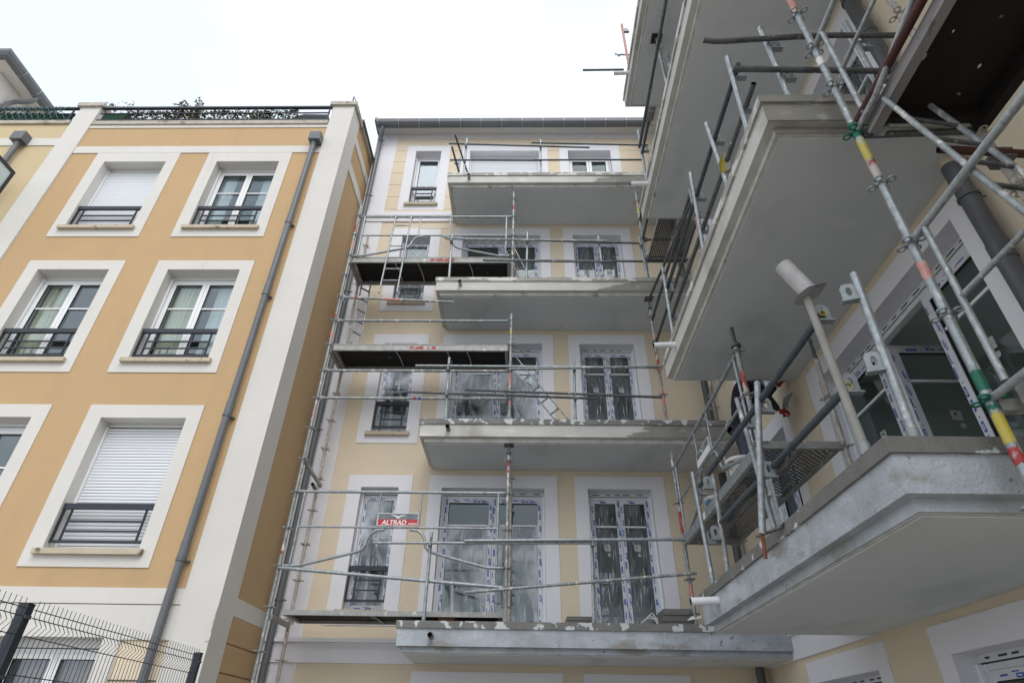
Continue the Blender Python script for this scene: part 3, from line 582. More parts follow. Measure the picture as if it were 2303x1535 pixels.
# right wing joinery
for (o_, i_, tg) in ringc:
    t = i_[2]; k = min(range(5), key=lambda q: abs(T[q]-t)); W, H = i_[1]-i_[0], i_[3]-i_[2]
    part('door_surround', ring(o_, i_, 0.185, WHITE2), B, loc=(XC,YB,0), rot=QC)
    P = (XC+0.18, YB-i_[0], i_[2])
    if tg == 'd' and k == 1:
        # wide door, the middle leaf swung into the room
        J = joinery('cdoor', W, H, 3, 0.80, taped=True, film_m=None, seed=61, lw=0.085, stickers=True)
        f = part('balcony_door', J['frame'], B, loc=P, rot=QC, label='wide balcony door with its middle leaf open')
        for q in range(3):
            for nm, me in [('leaf',J['leaf']),('pane',J['panes'][0]),('pane',J['panes'][1]),('glazing_bar',J['bar']),('tape_print',J['tape']),('glazing_sticker',J['sticker'])]:
                o = part(nm, me, f, loc=(J['fw']+q*J['lx'],0,J['fw']))
                if nm == 'tape_print': o['kind'] = 'stuff'
                if q == 1:                                  # hinged on the far side, opened inwards by 90 degrees
                    o.rotation_euler = (0,0,R(90)); o.location = (J['fw']+J['lx']+0.055, 0.06, J['fw'])
        part('room_interior', J['room'], f, loc=(0,0,0))
    else:
        nl = {'d':3,'w':2,'w0':2,'w1':3}[tg]
        J = joinery('c'+tg, W, H, nl, 0.80, taped=True, film_m=FILM2 if k > 1 else None, seed=50+k, lw=0.07)
        put_window(B, P, QC, J, name='balcony_door', label='new balcony door in taped frame')
# eaves, gutters
b = MB(); b.box((-3.60,YB-0.22,TOP+0.002),(XC,YB+0.1,TOP+0.04),LINING); b.box((-3.60,YB-0.235,TOP-0.005),(XC,YB-0.222,TOP+0.1),LINING)
ev = part('eave', b, B)
for k in range(68):
    b = MB(); x = -3.595+k*0.1; b.box((x,YB-0.22,TOP-0.006),(x+0.096,YB-0.018,TOP+0.0),LINING); part('lining_board', b, ev)
b = MB(); b.box((2.98,-4,TOP+0.002),(XC+0.1,YB-0.25,TOP+0.04),LINING); part('eave', b, B)
gp = [(0.228,13.872),(0.25,13.80),(0.31,13.768),(0.37,13.78),(0.415,13.825),(0.43,13.915),(0.415,13.92)]
b = MB()
for p,q in zip(gp,gp[1:]): b.face([(-3.56,YB-p[0],p[1]),(2.83,YB-p[0],p[1]),(2.83,YB-q[0],q[1]),(-3.56,YB-q[0],q[1])], ZINC)
b.face([(-3.56,YB-p[0],p[1]) for p in gp]+[(-3.56,YB-0.2,13.92)], ZINC); b.tube([(-3.56,YB-0.425,13.918),(2.83,YB-0.425,13.918)],0.009,ZINCL,6); gt = part('gutter', b, B)
for k in range(13):
    b = MB(); x = -3.50+k*0.49
    for p,q in zip(gp[:6],gp[1:6]): b.beam((x,YB-p[0]-0.005,p[1]-0.006),(x,YB-q[0]-0.005,q[1]-0.002),0.024,0.006,ZINCL,(1,0,0))
    part('gutter_bracket', b, gt)
b = MB()
for p,q in zip(gp,gp[1:]): b.face([(XC-p[0],-4,p[1]),(XC-p[0],8.60,p[1]),(XC-q[0],8.60,q[1]),(XC-q[0],-4,q[1])], ZINC)
gt = part('gutter', b, B)
for k in range(9):
    b = MB(); y = 4.4+k*0.49
    for p,q in zip(gp[:6],gp[1:6]): b.beam((XC-p[0]-0.005,y,p[1]-0.006),(XC-q[0]-0.005,y,q[1]-0.002),0.024,0.006,ZINCL,(0,1,0))
    part('gutter_bracket', b, gt)
b = MB(); b.face([(-3.58,YB-0.38,13.925),(2.85,YB-0.38,13.925),(6.5,YB+4,16.5),(-3.58,YB+4,16.5)], SLATE); b.face([(2.85,-4,13.925),(6.5,-4,16.5),(6.5,YB+4,16.5),(2.85,YB-0.38,13.925)], SLATE); part('roof', b, B)
b = MB(); b.box((-3.585,YB-0.42,13.85),(-3.565,YB+4,13.97),ZINC); b.cyl((-3.57,YB-0.36,13.9),(-3.57,YB-0.33,14.12),0.012,ZINC,6); part('verge_flashing', b, B)
# downpipe in the left corner of the rear facade
b = MB(); yp = YB-0.09
b.tube([(-3.40,YB-0.30,13.80),(-3.40,YB-0.29,13.72),(-3.42,YB-0.22,13.60),(-3.455,YB-0.13,13.50),(-3.465,yp,13.38),(-3.465,yp,12.9),(-3.465,yp,0)], 0.05, PIPE, 14); dp = part('downpipe', b, B)
for z in (13.55,11.62,8.9,5.95,3.3): b = MB(); b.cyl((-3.465,yp+0.0,z-0.015),(-3.465,yp,z+0.015),0.062,PIPE,12); b.box((-3.40,yp-0.008,z-0.01),(-3.36,yp+0.008,z+0.01),PIPE); part('pipe_clip', b, dp)
# corner and right wing downpipes, cut at each balcony
for k, t in enumerate(T):
    if k == 0: continue
    for (x,y,r_,zt) in ((3.09,8.86,0.055,t+2.40),(3.135,2.93,0.062,t+2.41)):
        b = MB(); b.cyl((x,y,t-0.0),(x,y,zt-0.09),r_,PIPED,16); b.cyl((x,y,zt-0.089),(x,y,zt),r_*0.93,STONE,16,hollow=True); b.cyl((x,y,t+1.4),(x,y,t+1.55),r_*1.1,PIPED,16); dp = part('downpipe', b, B)
        b = MB(); b.cyl((x,y,t+1.98),(x,y,t+2.0),r_*1.18,PIPED,14); b.cyl((x,y,t+1.99),(x+0.11,y-0.02,t+1.99),0.006,GALVD,6); part('pipe_clip', b, dp)
b = MB(); b.cyl((3.09,8.86,0),(3.09,8.86,2.54),0.055,PIPED,14); part('downpipe', b, B)

# balconies
def balcony(x0,x1,y0,y1,t,side,conc,cap,label):
    """side: which edges are free ('L','F','N' = left, front (-y), far (+y))"""
    def bx(i, z0, z1, m, mm):
        mm.box((x0+(i if 'L' in side else -0.01), y0+(i if 'F' in side else -0.01), z0), (x1+(0.01 if 'R' not in side else -i), y1+(0.01 if 'N' not in side else -i), z1), m)
    b = MB(); bx(0.02, t-0.275, t-0.078, conc, b); s_ = part('balcony', b, B, label=label)
    b = MB(); bx(0.0, t-0.082, t, cap, b); part('edge_band', b, s_)
    b = MB(); bx(0.085, t-0.338, t-0.272, LIP if conc is CONC2 else conc, b); bx(0.10, t-0.345, t-0.335, LIP, b); part('lower_fascia', b, s_)
    b = MB(); bx(0.115, t-0.353, t-0.344, SOFFIT, b); part('soffit', b, s_)
    return s_
names = ['','lowest','second','third','top']
BALB = []
for k in (1,2,3,4):
    s_ = balcony(-1.56, XC, 7.90, YB, T[k], 'LF', CONC if k < 2 else CONC2, MORTARB if k in (1,2) else MORTAR2, '%s balcony of the rear facade' % names[k]); BALB.append(s_)
    b = MB(); b.cyl((-1.12,7.99,T[k]-0.165),(-1.12,7.80,T[k]-0.17),0.032,PVCG if k > 2 else PIPE,12,hollow=True); part('drain_spout', b, s_)
    y0 = 2.62 if k < 3 else -2.0
    s_ = balcony(1.72, XC, y0, 6.27, T[k], 'LFN' if k < 3 else 'LN', CONC if k < 2 else CONC2, MORTAR if k == 1 else MORTAR2, '%s balcony of the right wing' % names[k])
    b = MB(); b.cyl((1.80,5.69,T[k]-0.15),(1.49,5.69,T[k]-0.165),0.034,PVCW,14,hollow=True); part('drain_spout', b, s_)
    if k in (2,3,4):                                        # darker, freshly coated stretch towards the corner
        rr = random.Random(k*5); z0, z1 = T[k]-0.274, T[k]-0.083; xs_ = {2:1.35,3:1.2,4:1.15}[k]; b = MB(); n = 9; L_ = [(xs_+0.35*abs(math.sin(q*1.7+k))*rr.random()+0.05*q, z0+(z1-z0)*q/n) for q in range(n+1)]
        for p, q in zip(L_, L_[1:]): b.face([(p[0],7.9155,p[1]),(3.2,7.9155,p[1]),(3.2,7.9155,q[1]),(q[0],7.9155,q[1])], WETM)
        part('mortar_coat', b, BALB[k-1])
    if k == 2:
        b = MB(); b.box((1.738,2.635,T[k]-0.276),(XC-0.02,2.645,T[k]-0.079),WETM); b.box((1.718,2.614,T[k]-0.083),(XC-0.02,2.625,T[k]-0.001),WETM); b.box((1.80,2.698,T[k]-0.336),(XC-0.02,2.71,T[k]-0.277),WETM); part('mortar_coat', b, s_)

# ------------------------------------------------------------------ scaffold pieces
def rosette_mesh(m):
    b = MB(); b.tube([(0,0,-0.012),(0,0,0.012)], 0.032, m, 12)
    for k in range(4):
        a = R(45+90*k); c = Vector((0.056*math.cos(a),0.056*math.sin(a),0)); n = 10
        b.tube([c+Vector((0.022*math.cos(2*math.pi*i/n), 0.022*math.sin(2*math.pi*i/n), 0)) for i in range(n+1)], 0.0065, m, 5, caps=False)
    return b.mesh('rosette')
ROS = {id(m): rosette_mesh(m) for m in (GALV, PLASTD, GALVD, GREEN, SPLASH)}
def standard(par, x, y, z0, z1, m=GALV, ros=None, r=0.0242, marks_=(), head=None, foot=None, label=None, rm=None, n=12, top=False):
    b = MB(); b.cyl((x,y,z0),(x,y,z1), r, m, n, hollow=top); s_ = part('standard', b, par, label=label)
    z = ros
    if ros is not None:
        while z < z1-0.03:
            if z > z0+0.03:
                q = part('rosette', ROS[id(rm[round(z,2)] if rm and round(z,2) in rm else (m if id(m) in ROS else GALV))], s_, loc=Vector((x,y,z))); q.location = Vector((x,y,z))-ORG[par.name]; q.rotation_euler = (0,0,random.uniform(-0.3,0.3))
            z += 0.5
    for (a, c, mm) in marks_:
        b = MB(); arc(b, x, y, a, c, r+0.0011, mm, 140 if mm in (YEL, GREEN, RED) else 0, 300 if mm in (YEL, GREEN, RED) else 360); part('paint_mark', b, s_)
    if head is not None:
        b = MB(); b.cyl((x,y,z1),(x,y,head), 0.017, GALVD, 10); b.cyl((x,y,z1+0.02),(x,y,z1+0.05),0.035,GALVD,8); b.box((x-0.07,y-0.07,head-0.008),(x+0.07,y+0.07,head),GALVD); part('head_plate', b, s_)
    if foot is not None:
        b = MB(); z = foot
        while z < z0+0.02: b.tube([(x,y,z),(x,y,z+0.008),(x,y,z+0.016)],[0.016,0.021,0.016],PLASTD,8,caps=False); z += 0.016
        b.box((x-0.07,y-0.07,foot),(x+0.07,y+0.07,foot+0.006),GALVD); b.beam((x-0.06,y,z0-0.01),(x+0.06,y,z0-0.01),0.02,0.02,GALVD); part('base_jack', b, s_)
    return s_
def arc(b, x, y, z0, z1, r, m, a0, a1):
    n = 14; rr = random.Random(int(z0*1000)); lo = [z0+rr.uniform(0,0.012) for k in range(n+1)]; hi = [z1-rr.uniform(0,0.02) for k in range(n+1)]
    for k in range(n):
        p, q = R(a0+(a1-a0)*k/n), R(a0+(a1-a0)*(k+1)/n); j = (k+1) if a1-a0 < 359 or k < n-1 else 0
        b.face([(x+r*math.cos(p),y+r*math.sin(p),lo[k]),(x+r*math.cos(q),y+r*math.sin(q),lo[j]),(x+r*math.cos(q),y+r*math.sin(q),hi[j]),(x+r*math.cos(p),y+r*math.sin(p),hi[k])], m, True)
def ledger(par, p, q, m=GALV, r=0.0225, name='ledger', wedge=True, marks_=(), label=None):
    p, q = Vector(p), Vector(q); d = (q-p).normalized(); b = MB()
    b.cyl(p+d*0.05, q-d*0.05, r, m, 10)
    if wedge:
        for e, s_ in ((p,1),(q,-1)):
            b.box(e+d*s_*0.03+Vector((-0.018,-0.018,-0.028)), e+d*s_*0.075+Vector((0.018,0.018,0.028)), m); b.box(e+d*s_*0.045+Vector((-0.004,-0.012,-0.07)), e+d*s_*0.055+Vector((0.004,0.012,0.06)), m)
    o = part(name, b, par, label=label)
    for (t0,t1,mm) in marks_: b = MB(); b.cyl(p+(q-p)*t0, p+(q-p)*t1, r+0.0012, mm, 10); part('paint_mark', b, o)
    return o
def gate(par, f, L, z0, sign=None, m=GALV, wire=False):
    """braced guard frame between two standards; f(t, z) gives the point t metres along the bay"""
    b = MB()
    b.cyl(f(0.03,z0+1.01), f(L-0.03,z0+1.01), 0.0215, m, 10); b.cyl(f(0.13,z0+0.515), f(L-0.13,z0+0.515), 0.0150, m, 8)
    o = part('guard_frame', b, par)
    for t in (0.13, L-0.13): b = MB(); b.cyl(f(t,z0+1.0), f(t,z0+0.03), 0.0170, m, 8); part('frame_post', b, o)
    for t in (1.21, 1.79): b = MB(); b.cyl(f(t,z0+1.0), f(t,z0+0.52), 0.0125, m, 8); part('frame_bar', b, o)
    for s_ in (1,-1):
        pts = [(0.03,0.0),(0.26,0.005),(0.36,0.03),(0.95,0.175),(1.04,0.205),(1.09,0.26),(1.11,0.36),(1.15,0.43),(1.21,0.475),(1.32,0.485)]
        b = MB(); b.tube([f(t if s_ > 0 else L-t, z0+z) for t, z in pts], 0.0195, m, 9); part('bent_brace', b, o)
    if wire: b = MB(); b.cyl(f(1.23,z0+0.70), f(1.77,z0+0.69), 0.004, GALVD, 5); part('wire', b, o)
    if sign: sign(o)
    return o
def perf_deck(L, W, m, px=0.030, py=0.030):
    """perforated steel plank, real holes, along +x, surface at z = 0"""
    nx, ny = int(L/px), int(W/py); vs = []; fs = []
    for j in range(ny+1):
        for i in range(nx+1): vs.append((i*L/nx, j*W/ny, 0))
    base = len(vs)
    for j in range(ny):
        for i in range(nx):
            if not (i % 2 == j % 2): 
                fs.append((j*(nx+1)+i, j*(nx+1)+i+1, (j+1)*(nx+1)+i+1, (j+1)*(nx+1)+i)); continue
            c = ((i+0.5)*L/nx, (j+0.5)*W/ny); h = 0.40
            k = len(vs); vs += [(c[0]-h*px,c[1]-h*py*0.55,0),(c[0]+h*px,c[1]-h*py*0.55,0),(c[0]+h*px,c[1]+h*py*0.55,0),(c[0]-h*px,c[1]+h*py*0.55,0)]
            q = (j*(nx+1)+i, j*(nx+1)+i+1, (j+1)*(nx+1)+i+1, (j+1)*(nx+1)+i)
            for e in range(4): e2 = (e+1)%4; fs.append((q[e],q[e2],k+e2,k+e))
    mb = MB(); mb.add(vs, fs, m)
    mb.box((0,0,-0.055),(L,0.004,0.0),ALU); mb.box((0,W-0.004,-0.055),(L,W,0.0),ALU); mb.box((0,0.004,-0.05),(0.004,W-0.004,-0.001),ALU); mb.box((L-0.004,0.004,-0.05),(L,W-0.004,-0.001),ALU)
    return mb.mesh('deck_plank')
PERF = perf_deck(2.96, 0.32, GALVD)
def text_mesh(s, size, m, shear=0.12, off=0.006):
    c = bpy.data.curves.new('lettering','FONT'); c.body = s; c.size = size; c.shear = shear; c.offset = off; c.extrude = 0.0006; c.align_x = 'LEFT'
    t = bpy.data.objects.new('lettering_tmp', c); COL.objects.link(t); dg = bpy.context.evaluated_depsgraph_get()
    me = bpy.data.meshes.new_from_object(t.evaluated_get(dg)); bpy.data.objects.remove(t); bpy.data.curves.remove(c)
    me.materials.clear(); me.materials.append(m); return me
def sign_board(par, origin, ex, w_, blank=False):
    """red-and-smoked board of one guard frame: origin = lower left corner, ex = direction of its length"""
    ang = math.atan2(ex[1], ex[0]); W = w_; b = MB(); h1, h2 = 0.083, 0.160
    b.box((0,-0.004,0),(W,0.004,h1), REDP if not blank else SIGNW); sg = part('sign_board', b, par, loc=origin); sg.rotation_euler = (0,0,ang)
    def sub(n, mm, l=(0,0,0), rx=0): o = part(n, mm, sg, loc=l); o.rotation_euler = (rx,0,0); return o
    b = MB(); b.box((0,-0.003,h1+0.001),(W,0.003,h2), SIGNG); sub('sign_plate', b.mesh('sign_plate'))
    b = MB(); b.box((-0.006,-0.006,h2),(W+0.006,0.006,h2+0.007),SIGNW); b.box((-0.006,-0.006,0),(0,0.006,h2),SIGNW); b.box((W,-0.006,0),(W+0.006,0.006,h2),SIGNW); b.box((-0.006,-0.006,-0.006),(W+0.006,0.006,0),SIGNW); sub('sign_frame', b.mesh('sign_frame'))
    cx, cz = W*0.50, h1+0.006; y = -0.0045
    wing = [(0,0.0),(0.030,0.027),(0.060,0.040),(0.115,0.047),(0.070,0.054),(0.030,0.046),(0,0.030)]
    b = MB(); b.face([(cx+x,y,cz+z) for x,z in wing], SIGNW); b.face([(cx-x,y,cz+z) for x,z in reversed(wing)], SIGNW); sub('bird_emblem', b.mesh('bird_emblem'))
    if not blank:
        sub('lettering', text_mesh('ALTRAD', 0.088, SIGNW, 0.18, 0.002), (0.055,-0.0052,0.010), R(90)); sub('lettering', text_mesh('MEFRAN', 0.030, SIGNW, 0.12, 0.001), (W*0.765,-0.0052,0.012), R(90))
    return sg
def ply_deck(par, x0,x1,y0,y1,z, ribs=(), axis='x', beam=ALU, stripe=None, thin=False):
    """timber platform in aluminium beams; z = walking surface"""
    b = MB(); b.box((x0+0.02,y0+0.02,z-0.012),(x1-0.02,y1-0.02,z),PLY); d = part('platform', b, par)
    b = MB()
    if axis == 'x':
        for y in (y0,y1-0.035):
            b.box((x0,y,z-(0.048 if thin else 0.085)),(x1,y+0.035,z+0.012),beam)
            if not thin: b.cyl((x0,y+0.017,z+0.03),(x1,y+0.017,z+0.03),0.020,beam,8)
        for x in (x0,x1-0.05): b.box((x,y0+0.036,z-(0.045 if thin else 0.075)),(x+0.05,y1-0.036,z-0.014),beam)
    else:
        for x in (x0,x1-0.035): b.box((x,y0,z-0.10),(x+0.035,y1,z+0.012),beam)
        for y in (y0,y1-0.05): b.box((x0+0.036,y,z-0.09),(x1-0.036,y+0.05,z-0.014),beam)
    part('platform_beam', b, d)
    for t in ribs:
        b = MB(); b.tube([(t-0.05,y0+0.04,z-0.035),(t,y0+0.3,z-0.035),(t+0.015,y1-0.04,z-0.035)],0.012,GALV,6); part('platform_rib', b, d)
    if stripe: b = MB(); b.box((stripe[0],y0-0.0015,z-0.06),(stripe[1],y0-0.0004,z-0.005),RED); part('red_label', b, d)
    return d

# ------------------------------------------------------------------ left scaffold bay in front of the rear facade
S = thing('scaffold', 'tall galvanised scaffold bay left of the balconies, with dark plywood platforms and a red sign', 'scaffold', (-1.7, 8.4, 0))
F, K, XL, XR = 8.05, 8.75, -3.22, -0.225
standard(S, XL, F, 0.06, 10.35, SPLASH, 0.555, marks_=((9.62,9.85,RED),(7.60,7.72,RED),(5.72,5.86,RED),(3.70,3.76,RED),(9.2,9.4,REDFADE),(7.2,7.35,REDFADE)), foot=0.0)
standard(S, XL+0.035, K, 0.06, 7.9, PLASTD, 0.53, foot=0.0)
standard(S, XL+0.01, K, 8.0, 10.2, PLASTD, 8.93)
standard(S, XR, F, 3.10, 5.14, SPLASH, 3.56, marks_=((4.86,5.05,RED),(3.3,3.34,GALVD)), head=5.297, foot=2.905)
standard(S, XR, F, 5.72, 7.70, SPLASH, 6.07, marks_=((7.28,7.36,YEL),(6.30,6.55,REDFADE),(5.95,6.04,REDFADE),(7.42,7.46,RED)), top=True)
standard(S, XR, F, 8.47, 10.74, SPLASH, 9.03, marks_=((10.22,10.38,RED),(9.14,9.20,YEL)), top=True)
standard(S, XR+0.0, K, 8.5, 10.2, PLASTD, 9.05)
standard(S, XR+0.02, K, 2.95, 5.2, PLASTD, 3.56)
fx = lambda y: (lambda t, z: Vector((XL+t, y, z)))
def sg1(par): sign_board(par, (-1.995,F-0.02,4.098), (1,0), 0.545)
gate(S, fx(F), 2.995, 3.56, sign=sg1)
gate(S, fx(F), 2.995, 9.035, wire=True)
for z, mk in ((7.56,()),(6.57,()),(6.07,((0.50,0.515,RED),(0.525,0.54,BLUE)))): ledger(S, (XL,F,z), (XR,F,z), SPLASH, marks_=mk)
ledger(S, (XL+0.02,F-0.02,8.05), (-1.17,F-0.05,7.92), SPLASH, name='loose_ledger', marks_=((0.12,0.15,RED),(0.36,0.52,REDFADE)))
b = MB(); b.cyl((XL,F-0.03,3.53),(-0.28,F-0.06,3.31),0.0225,GALV,10); part('tilted_tube', b, S)
for z in (3.03,7.03,8.97): ledger(S, (XL+0.03,K,z), (XR,K,z), PLASTD)
for z in (3.0,7.03,8.97): b = MB(); b.beam((XL+0.02,F+0.03,z-0.05),(XL+0.03,K-0.03,z-0.05),0.05,0.06,ALU); part('transom', b, S)
for z in (7.03,8.97): b = MB(); b.beam((XR-0.02,F+0.03,z-0.05),(XR-0.02,K-0.03,z-0.05),0.05,0.06,OXRED if z < 8 else ALU); part('transom', b, S)
b = MB(); b.beam((XL+0.01,F+0.02,5.04),(XL+0.13,K-0.12,4.86),0.035,0.045,ALU); b.cyl((XL+0.03,K-0.02,4.83),(XL+0.06,K-0.30,4.83),0.026,GALVD,10,hollow=True); part('bracket_arm', b, S)
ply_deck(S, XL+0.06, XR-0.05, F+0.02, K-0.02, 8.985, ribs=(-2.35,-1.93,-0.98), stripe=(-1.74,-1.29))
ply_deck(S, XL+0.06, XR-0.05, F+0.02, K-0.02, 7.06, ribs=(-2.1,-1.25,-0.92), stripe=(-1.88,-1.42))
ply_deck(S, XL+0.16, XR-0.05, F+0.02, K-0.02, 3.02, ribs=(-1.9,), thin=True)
# short end ladder frame hanging at the left end
b = MB()
for x in (-3.10,-2.93): b.cyl((x,K-0.12,8.95),(x+0.02,K-0.12,7.10),0.014,GALV,8)
ef = part('end_ladder', b, S)
for k in range(7): z = 8.75-k*0.25; b = MB(); b.beam((-3.09,K-0.12,z),(-2.92,K-0.12,z-0.10),0.03,0.02,GALVD); part('rung', b, ef)
# ladder leaning on platform
LD = thing('ladder', 'light aluminium ladder hooked over the upper left scaffold rail and hanging below the platform', 'ladder', (-2.36, 7.99, 8.1))
ys = 7.985
for (xt,xb) in ((-2.475,-2.535),(-2.175,-2.225)): b = MB(); b.cyl((xt,ys,9.99),(xb,ys,8.12),0.0165,GALV,8,hollow=True); part('stile', b, LD)
for z in (9.75,9.49,9.22,8.935,8.665,8.395): t = (9.99-z)/1.87; b = MB(); b.cyl((-2.475-0.06*t,ys,z),(-2.175-0.05*t,ys,z),0.012,GALV,7); part('rung', b, LD)
b = MB()
for x in (-2.475,-2.175): b.tube([(x,ys,9.99),(x,ys+0.03,10.04),(x,ys+0.08,10.07),(x,ys+0.10,10.02)],0.010,GALVD,6)
part('hook', b, LD)
# lattice beams leaning behind the balconies
for (p,q,lab) in (((-0.20,8.30,6.93),(0.64,8.30,5.76),'slanting steel lattice girder leaning behind the second rear balcony'),((-0.33,8.30,9.56),(0.06,8.30,8.55),'short slanting lattice girder standing behind the third rear balcony')):
    G = thing('lattice_girder', lab, 'girder', q, 'lattice girders leaning on balconies'); p, q = Vector(p), Vector(q); d = (q-p).normalized(); nrm = Vector((0.6*d.z,0,-0.6*d.x)).normalized()*-0.085
    for s_ in (1,-1): b = MB(); b.cyl(p+nrm*s_, q+nrm*s_, 0.012, GALV, 7); part('chord', b, G)
    L = (q-p).length; n = int(L/0.25)
    for k in range(n): c = p+d*(0.12+k*0.25); b = MB(); b.beam(c+nrm+d*0.03, c-nrm+d*0.03-Vector((0,0,0.02)), 0.02,0.02,GALVD); part('strut', b, G)

# ------------------------------------------------------------------ scaffold tower along the right wing, with the worker
W2 = thing('scaffold', 'scaffold tower with perforated steel planks beside the corner, where the worker stands', 'scaffold', (2.5, 6.5, 2.9))
XF_, XK, YN, YF = 2.135, 2.895, 5.0, 8.05
standard(W2, XF_, YN, 3.05, 5.02, SPLASH, 3.45, marks_=((4.40,4.72,RED),), foot=2.905, top=True)
standard(W2, XK, YN, 3.05, 4.86, PLASTD, 3.43, foot=2.905)
standard(W2, XF_, YF, 3.05, 5.2, SPLASH, 3.45, marks_=((4.02,4.42,RED),(3.2,3.4,REDFADE)), foot=2.905)
standard(W2, XK, YF, 3.05, 6.3, PLASTD, 3.44, foot=2.905)
b = MB(); b.cyl((XF_,YN,5.02),(XF_,YN,5.24),0.019,GALVD,10); b.cyl((XK,YN,4.86),(XK,YN,5.10),0.018,GALVD,10); b.cyl((XF_,YN,5.0),(XF_,YN,5.03),0.05,GALVD,10); part('jack_screw', b, W2)
fy = lambda x: (lambda t, z: Vector((x, YF-t, z)))
def sg2(par): sign_board(par, (XF_-0.02, YF-1.22, 4.46), (0,-1), 0.54, blank=True)
gate(W2, fy(XF_), 3.05, 3.935, sign=sg2)
for x in (2.215, 2.555): o = part('deck_plank', PERF, W2, loc=(x+0.32, YN+0.03, 3.965)); o.rotation_euler = (0,0,R(90))
for y in (YN,YF): b = MB(); b.beam((XF_+0.02,y,3.93),(XK-0.02,y,3.93),0.05,0.07,ALU); part('transom', b, W2)
b = MB(); b.box((XF_-0.02,YN+0.05,3.86),(XF_+0.015,YF-0.05,3.965),GALV); part('plank_edge', b, W2)
b = MB(); b.box((XF_-0.0215,6.88,3.875),(XF_-0.0203,7.07,3.95),SIGNW); part('white_label', b, W2)
for (z) in (2.98,): ledger(W2, (XK,YN,z+0.1), (XK,YF,z+0.1), PLASTD)
# upper lifts of the same tower, standing on the second and third balconies
W3 = thing('scaffold', 'upper scaffold lift in the corner between the second and third balconies', 'scaffold', (2.5, 6.8, 5.65))
standard(W3, XF_, YF, 5.72, 7.80, SPLASH, 6.15, marks_=((6.55,6.95,RED),(5.95,6.3,REDFADE),(7.2,7.3,REDFADE)), head=8.042, foot=5.655)
standard(W3, XF_, 5.26, 5.8, 7.66, SPLASH, 6.15, marks_=((6.85,7.32,RED),), foot=5.655, top=True)
standard(W3, XK, YF, 5.72, 7.8, PLASTD, 6.15, foot=5.655)
for z in (7.57,7.09): ledger(W3, (XF_,5.26,z), (XF_,YF,z), GALVD)
ledger(W3, (XF_,5.26,7.44), (XF_,YF,8.02), GALVD, name='diagonal_brace', wedge=False)
def sg3(par): sign_board(par, (XF_-0.02, 7.0, 7.18), (0,-1), 0.54, blank=True)
W4 = thing('scaffold', 'topmost scaffold lift in the corner with a perforated deck seen from below', 'scaffold', (2.5, 7.0, 8.4))
standard(W4, XF_+0.05, YF, 8.47, 10.75, SPLASH, 8.95, marks_=((10.1,10.28,YEL),(10.3,10.5,REDFADE)), foot=8.405)
standard(W4, XK+0.03, YF, 8.47, 10.4, PLASTD, 8.95, foot=8.405)
for x in (2.215,2.575): o = part('deck_plank', PERF, W4, loc=(x+0.32, 5.06, 8.975)); o.rotation_euler = (0,0,R(90))
for y in (5.03,YF): b = MB(); b.beam((XF_+0.02,y,8.93),(XK+0.04,y,8.93),0.05,0.07,GALVD); part('transom', b, W4)
standard(W4, XF_+0.02, 5.03, 8.47, 10.4, SPLASH, 8.95, foot=8.405)
for z in (9.44,9.94): ledger(W4, (XF_+0.03,5.03,z), (XF_+0.05,YF,z), GALVD)
for z in (9.0,9.44): ledger(W4, (XF_+0.05,YF,z), (XK+0.03,YF,z), GALVD)

# ------------------------------------------------------------------ near scaffold on the right, towards the camera
N = thing('scaffold', 'nearest scaffold on the right with colour banded pole, black plywood platform and slanting ladder', 'scaffold', (2.5, 1.0, 0))
NX, NK, NY, NB = 2.18, 2.93, 2.48, -0.52
standard(N, NX, NY, 0.06, 7.4, GALV, 0.04-0.02+0.5, n=18, foot=0.0, rm={5.02:GREEN, 3.02:GREEN},
   marks_=((6.52,6.80,REDFADE),(5.79,5.90,SIGNW),(4.95,5.12,GREEN),(4.73,4.948,YEL),(4.55,4.728,RED),(3.75,3.885,REDFADE),(3.06,3.18,GREEN),(2.96,3.0,GREEN),(2.79,2.957,YEL),(2.69,2.788,RED),(2.2,2.5,REDFADE)))
standard(N, NK, NY-0.05, 0.06, 7.4, PLASTD, 0.42, n=16, foot=0.0)
standard(N, NX, NB, 0.06, 7.4, GALV, 0.52, n=12, foot=0.0); standard(N, NK, NB, 0.06, 7.4, PLASTD, 0.42, n=12, foot=0.0)
fn = lambda x: (lambda t, z: Vector((x, NY-t, z)))
gate(N, fn(NX), 3.0, 3.02); gate(N, fn(NX), 3.0, 5.02)
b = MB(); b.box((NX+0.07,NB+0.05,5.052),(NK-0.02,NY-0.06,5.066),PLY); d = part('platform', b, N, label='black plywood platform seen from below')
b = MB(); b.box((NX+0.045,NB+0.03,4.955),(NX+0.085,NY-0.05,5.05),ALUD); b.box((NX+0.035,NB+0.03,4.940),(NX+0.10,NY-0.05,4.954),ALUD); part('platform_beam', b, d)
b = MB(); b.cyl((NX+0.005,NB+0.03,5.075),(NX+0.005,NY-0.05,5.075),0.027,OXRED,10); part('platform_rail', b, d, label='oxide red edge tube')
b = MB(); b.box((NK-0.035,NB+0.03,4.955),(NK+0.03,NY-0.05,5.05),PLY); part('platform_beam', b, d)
b = MB(); b.box((NX+0.086,NY-0.15,4.97),(NK-0.036,NY-0.10,5.05),PLY); b.cyl((NX+0.03,NY,4.99),(NK,NY-0.03,4.99),0.024,GALVD,10); part('transom', b, d)
b = MB(); b.box((NX+0.086,NY-0.09,4.955),(NX+0.15,NY-0.02,5.01),GALV); part('platform_hook', b, d)
rr = random.Random(4)
b = MB()
for k in range(5): x, y, s_ = rr.uniform(2.35,2.75), rr.uniform(1.4,2.2), rr.uniform(0.004,0.010); b.face([(x+s_*math.cos(a),y+s_*1.8*math.sin(a),5.0505) for a in (0,1.2,2.1,3.3,4.4,5.4)], SIGNW)
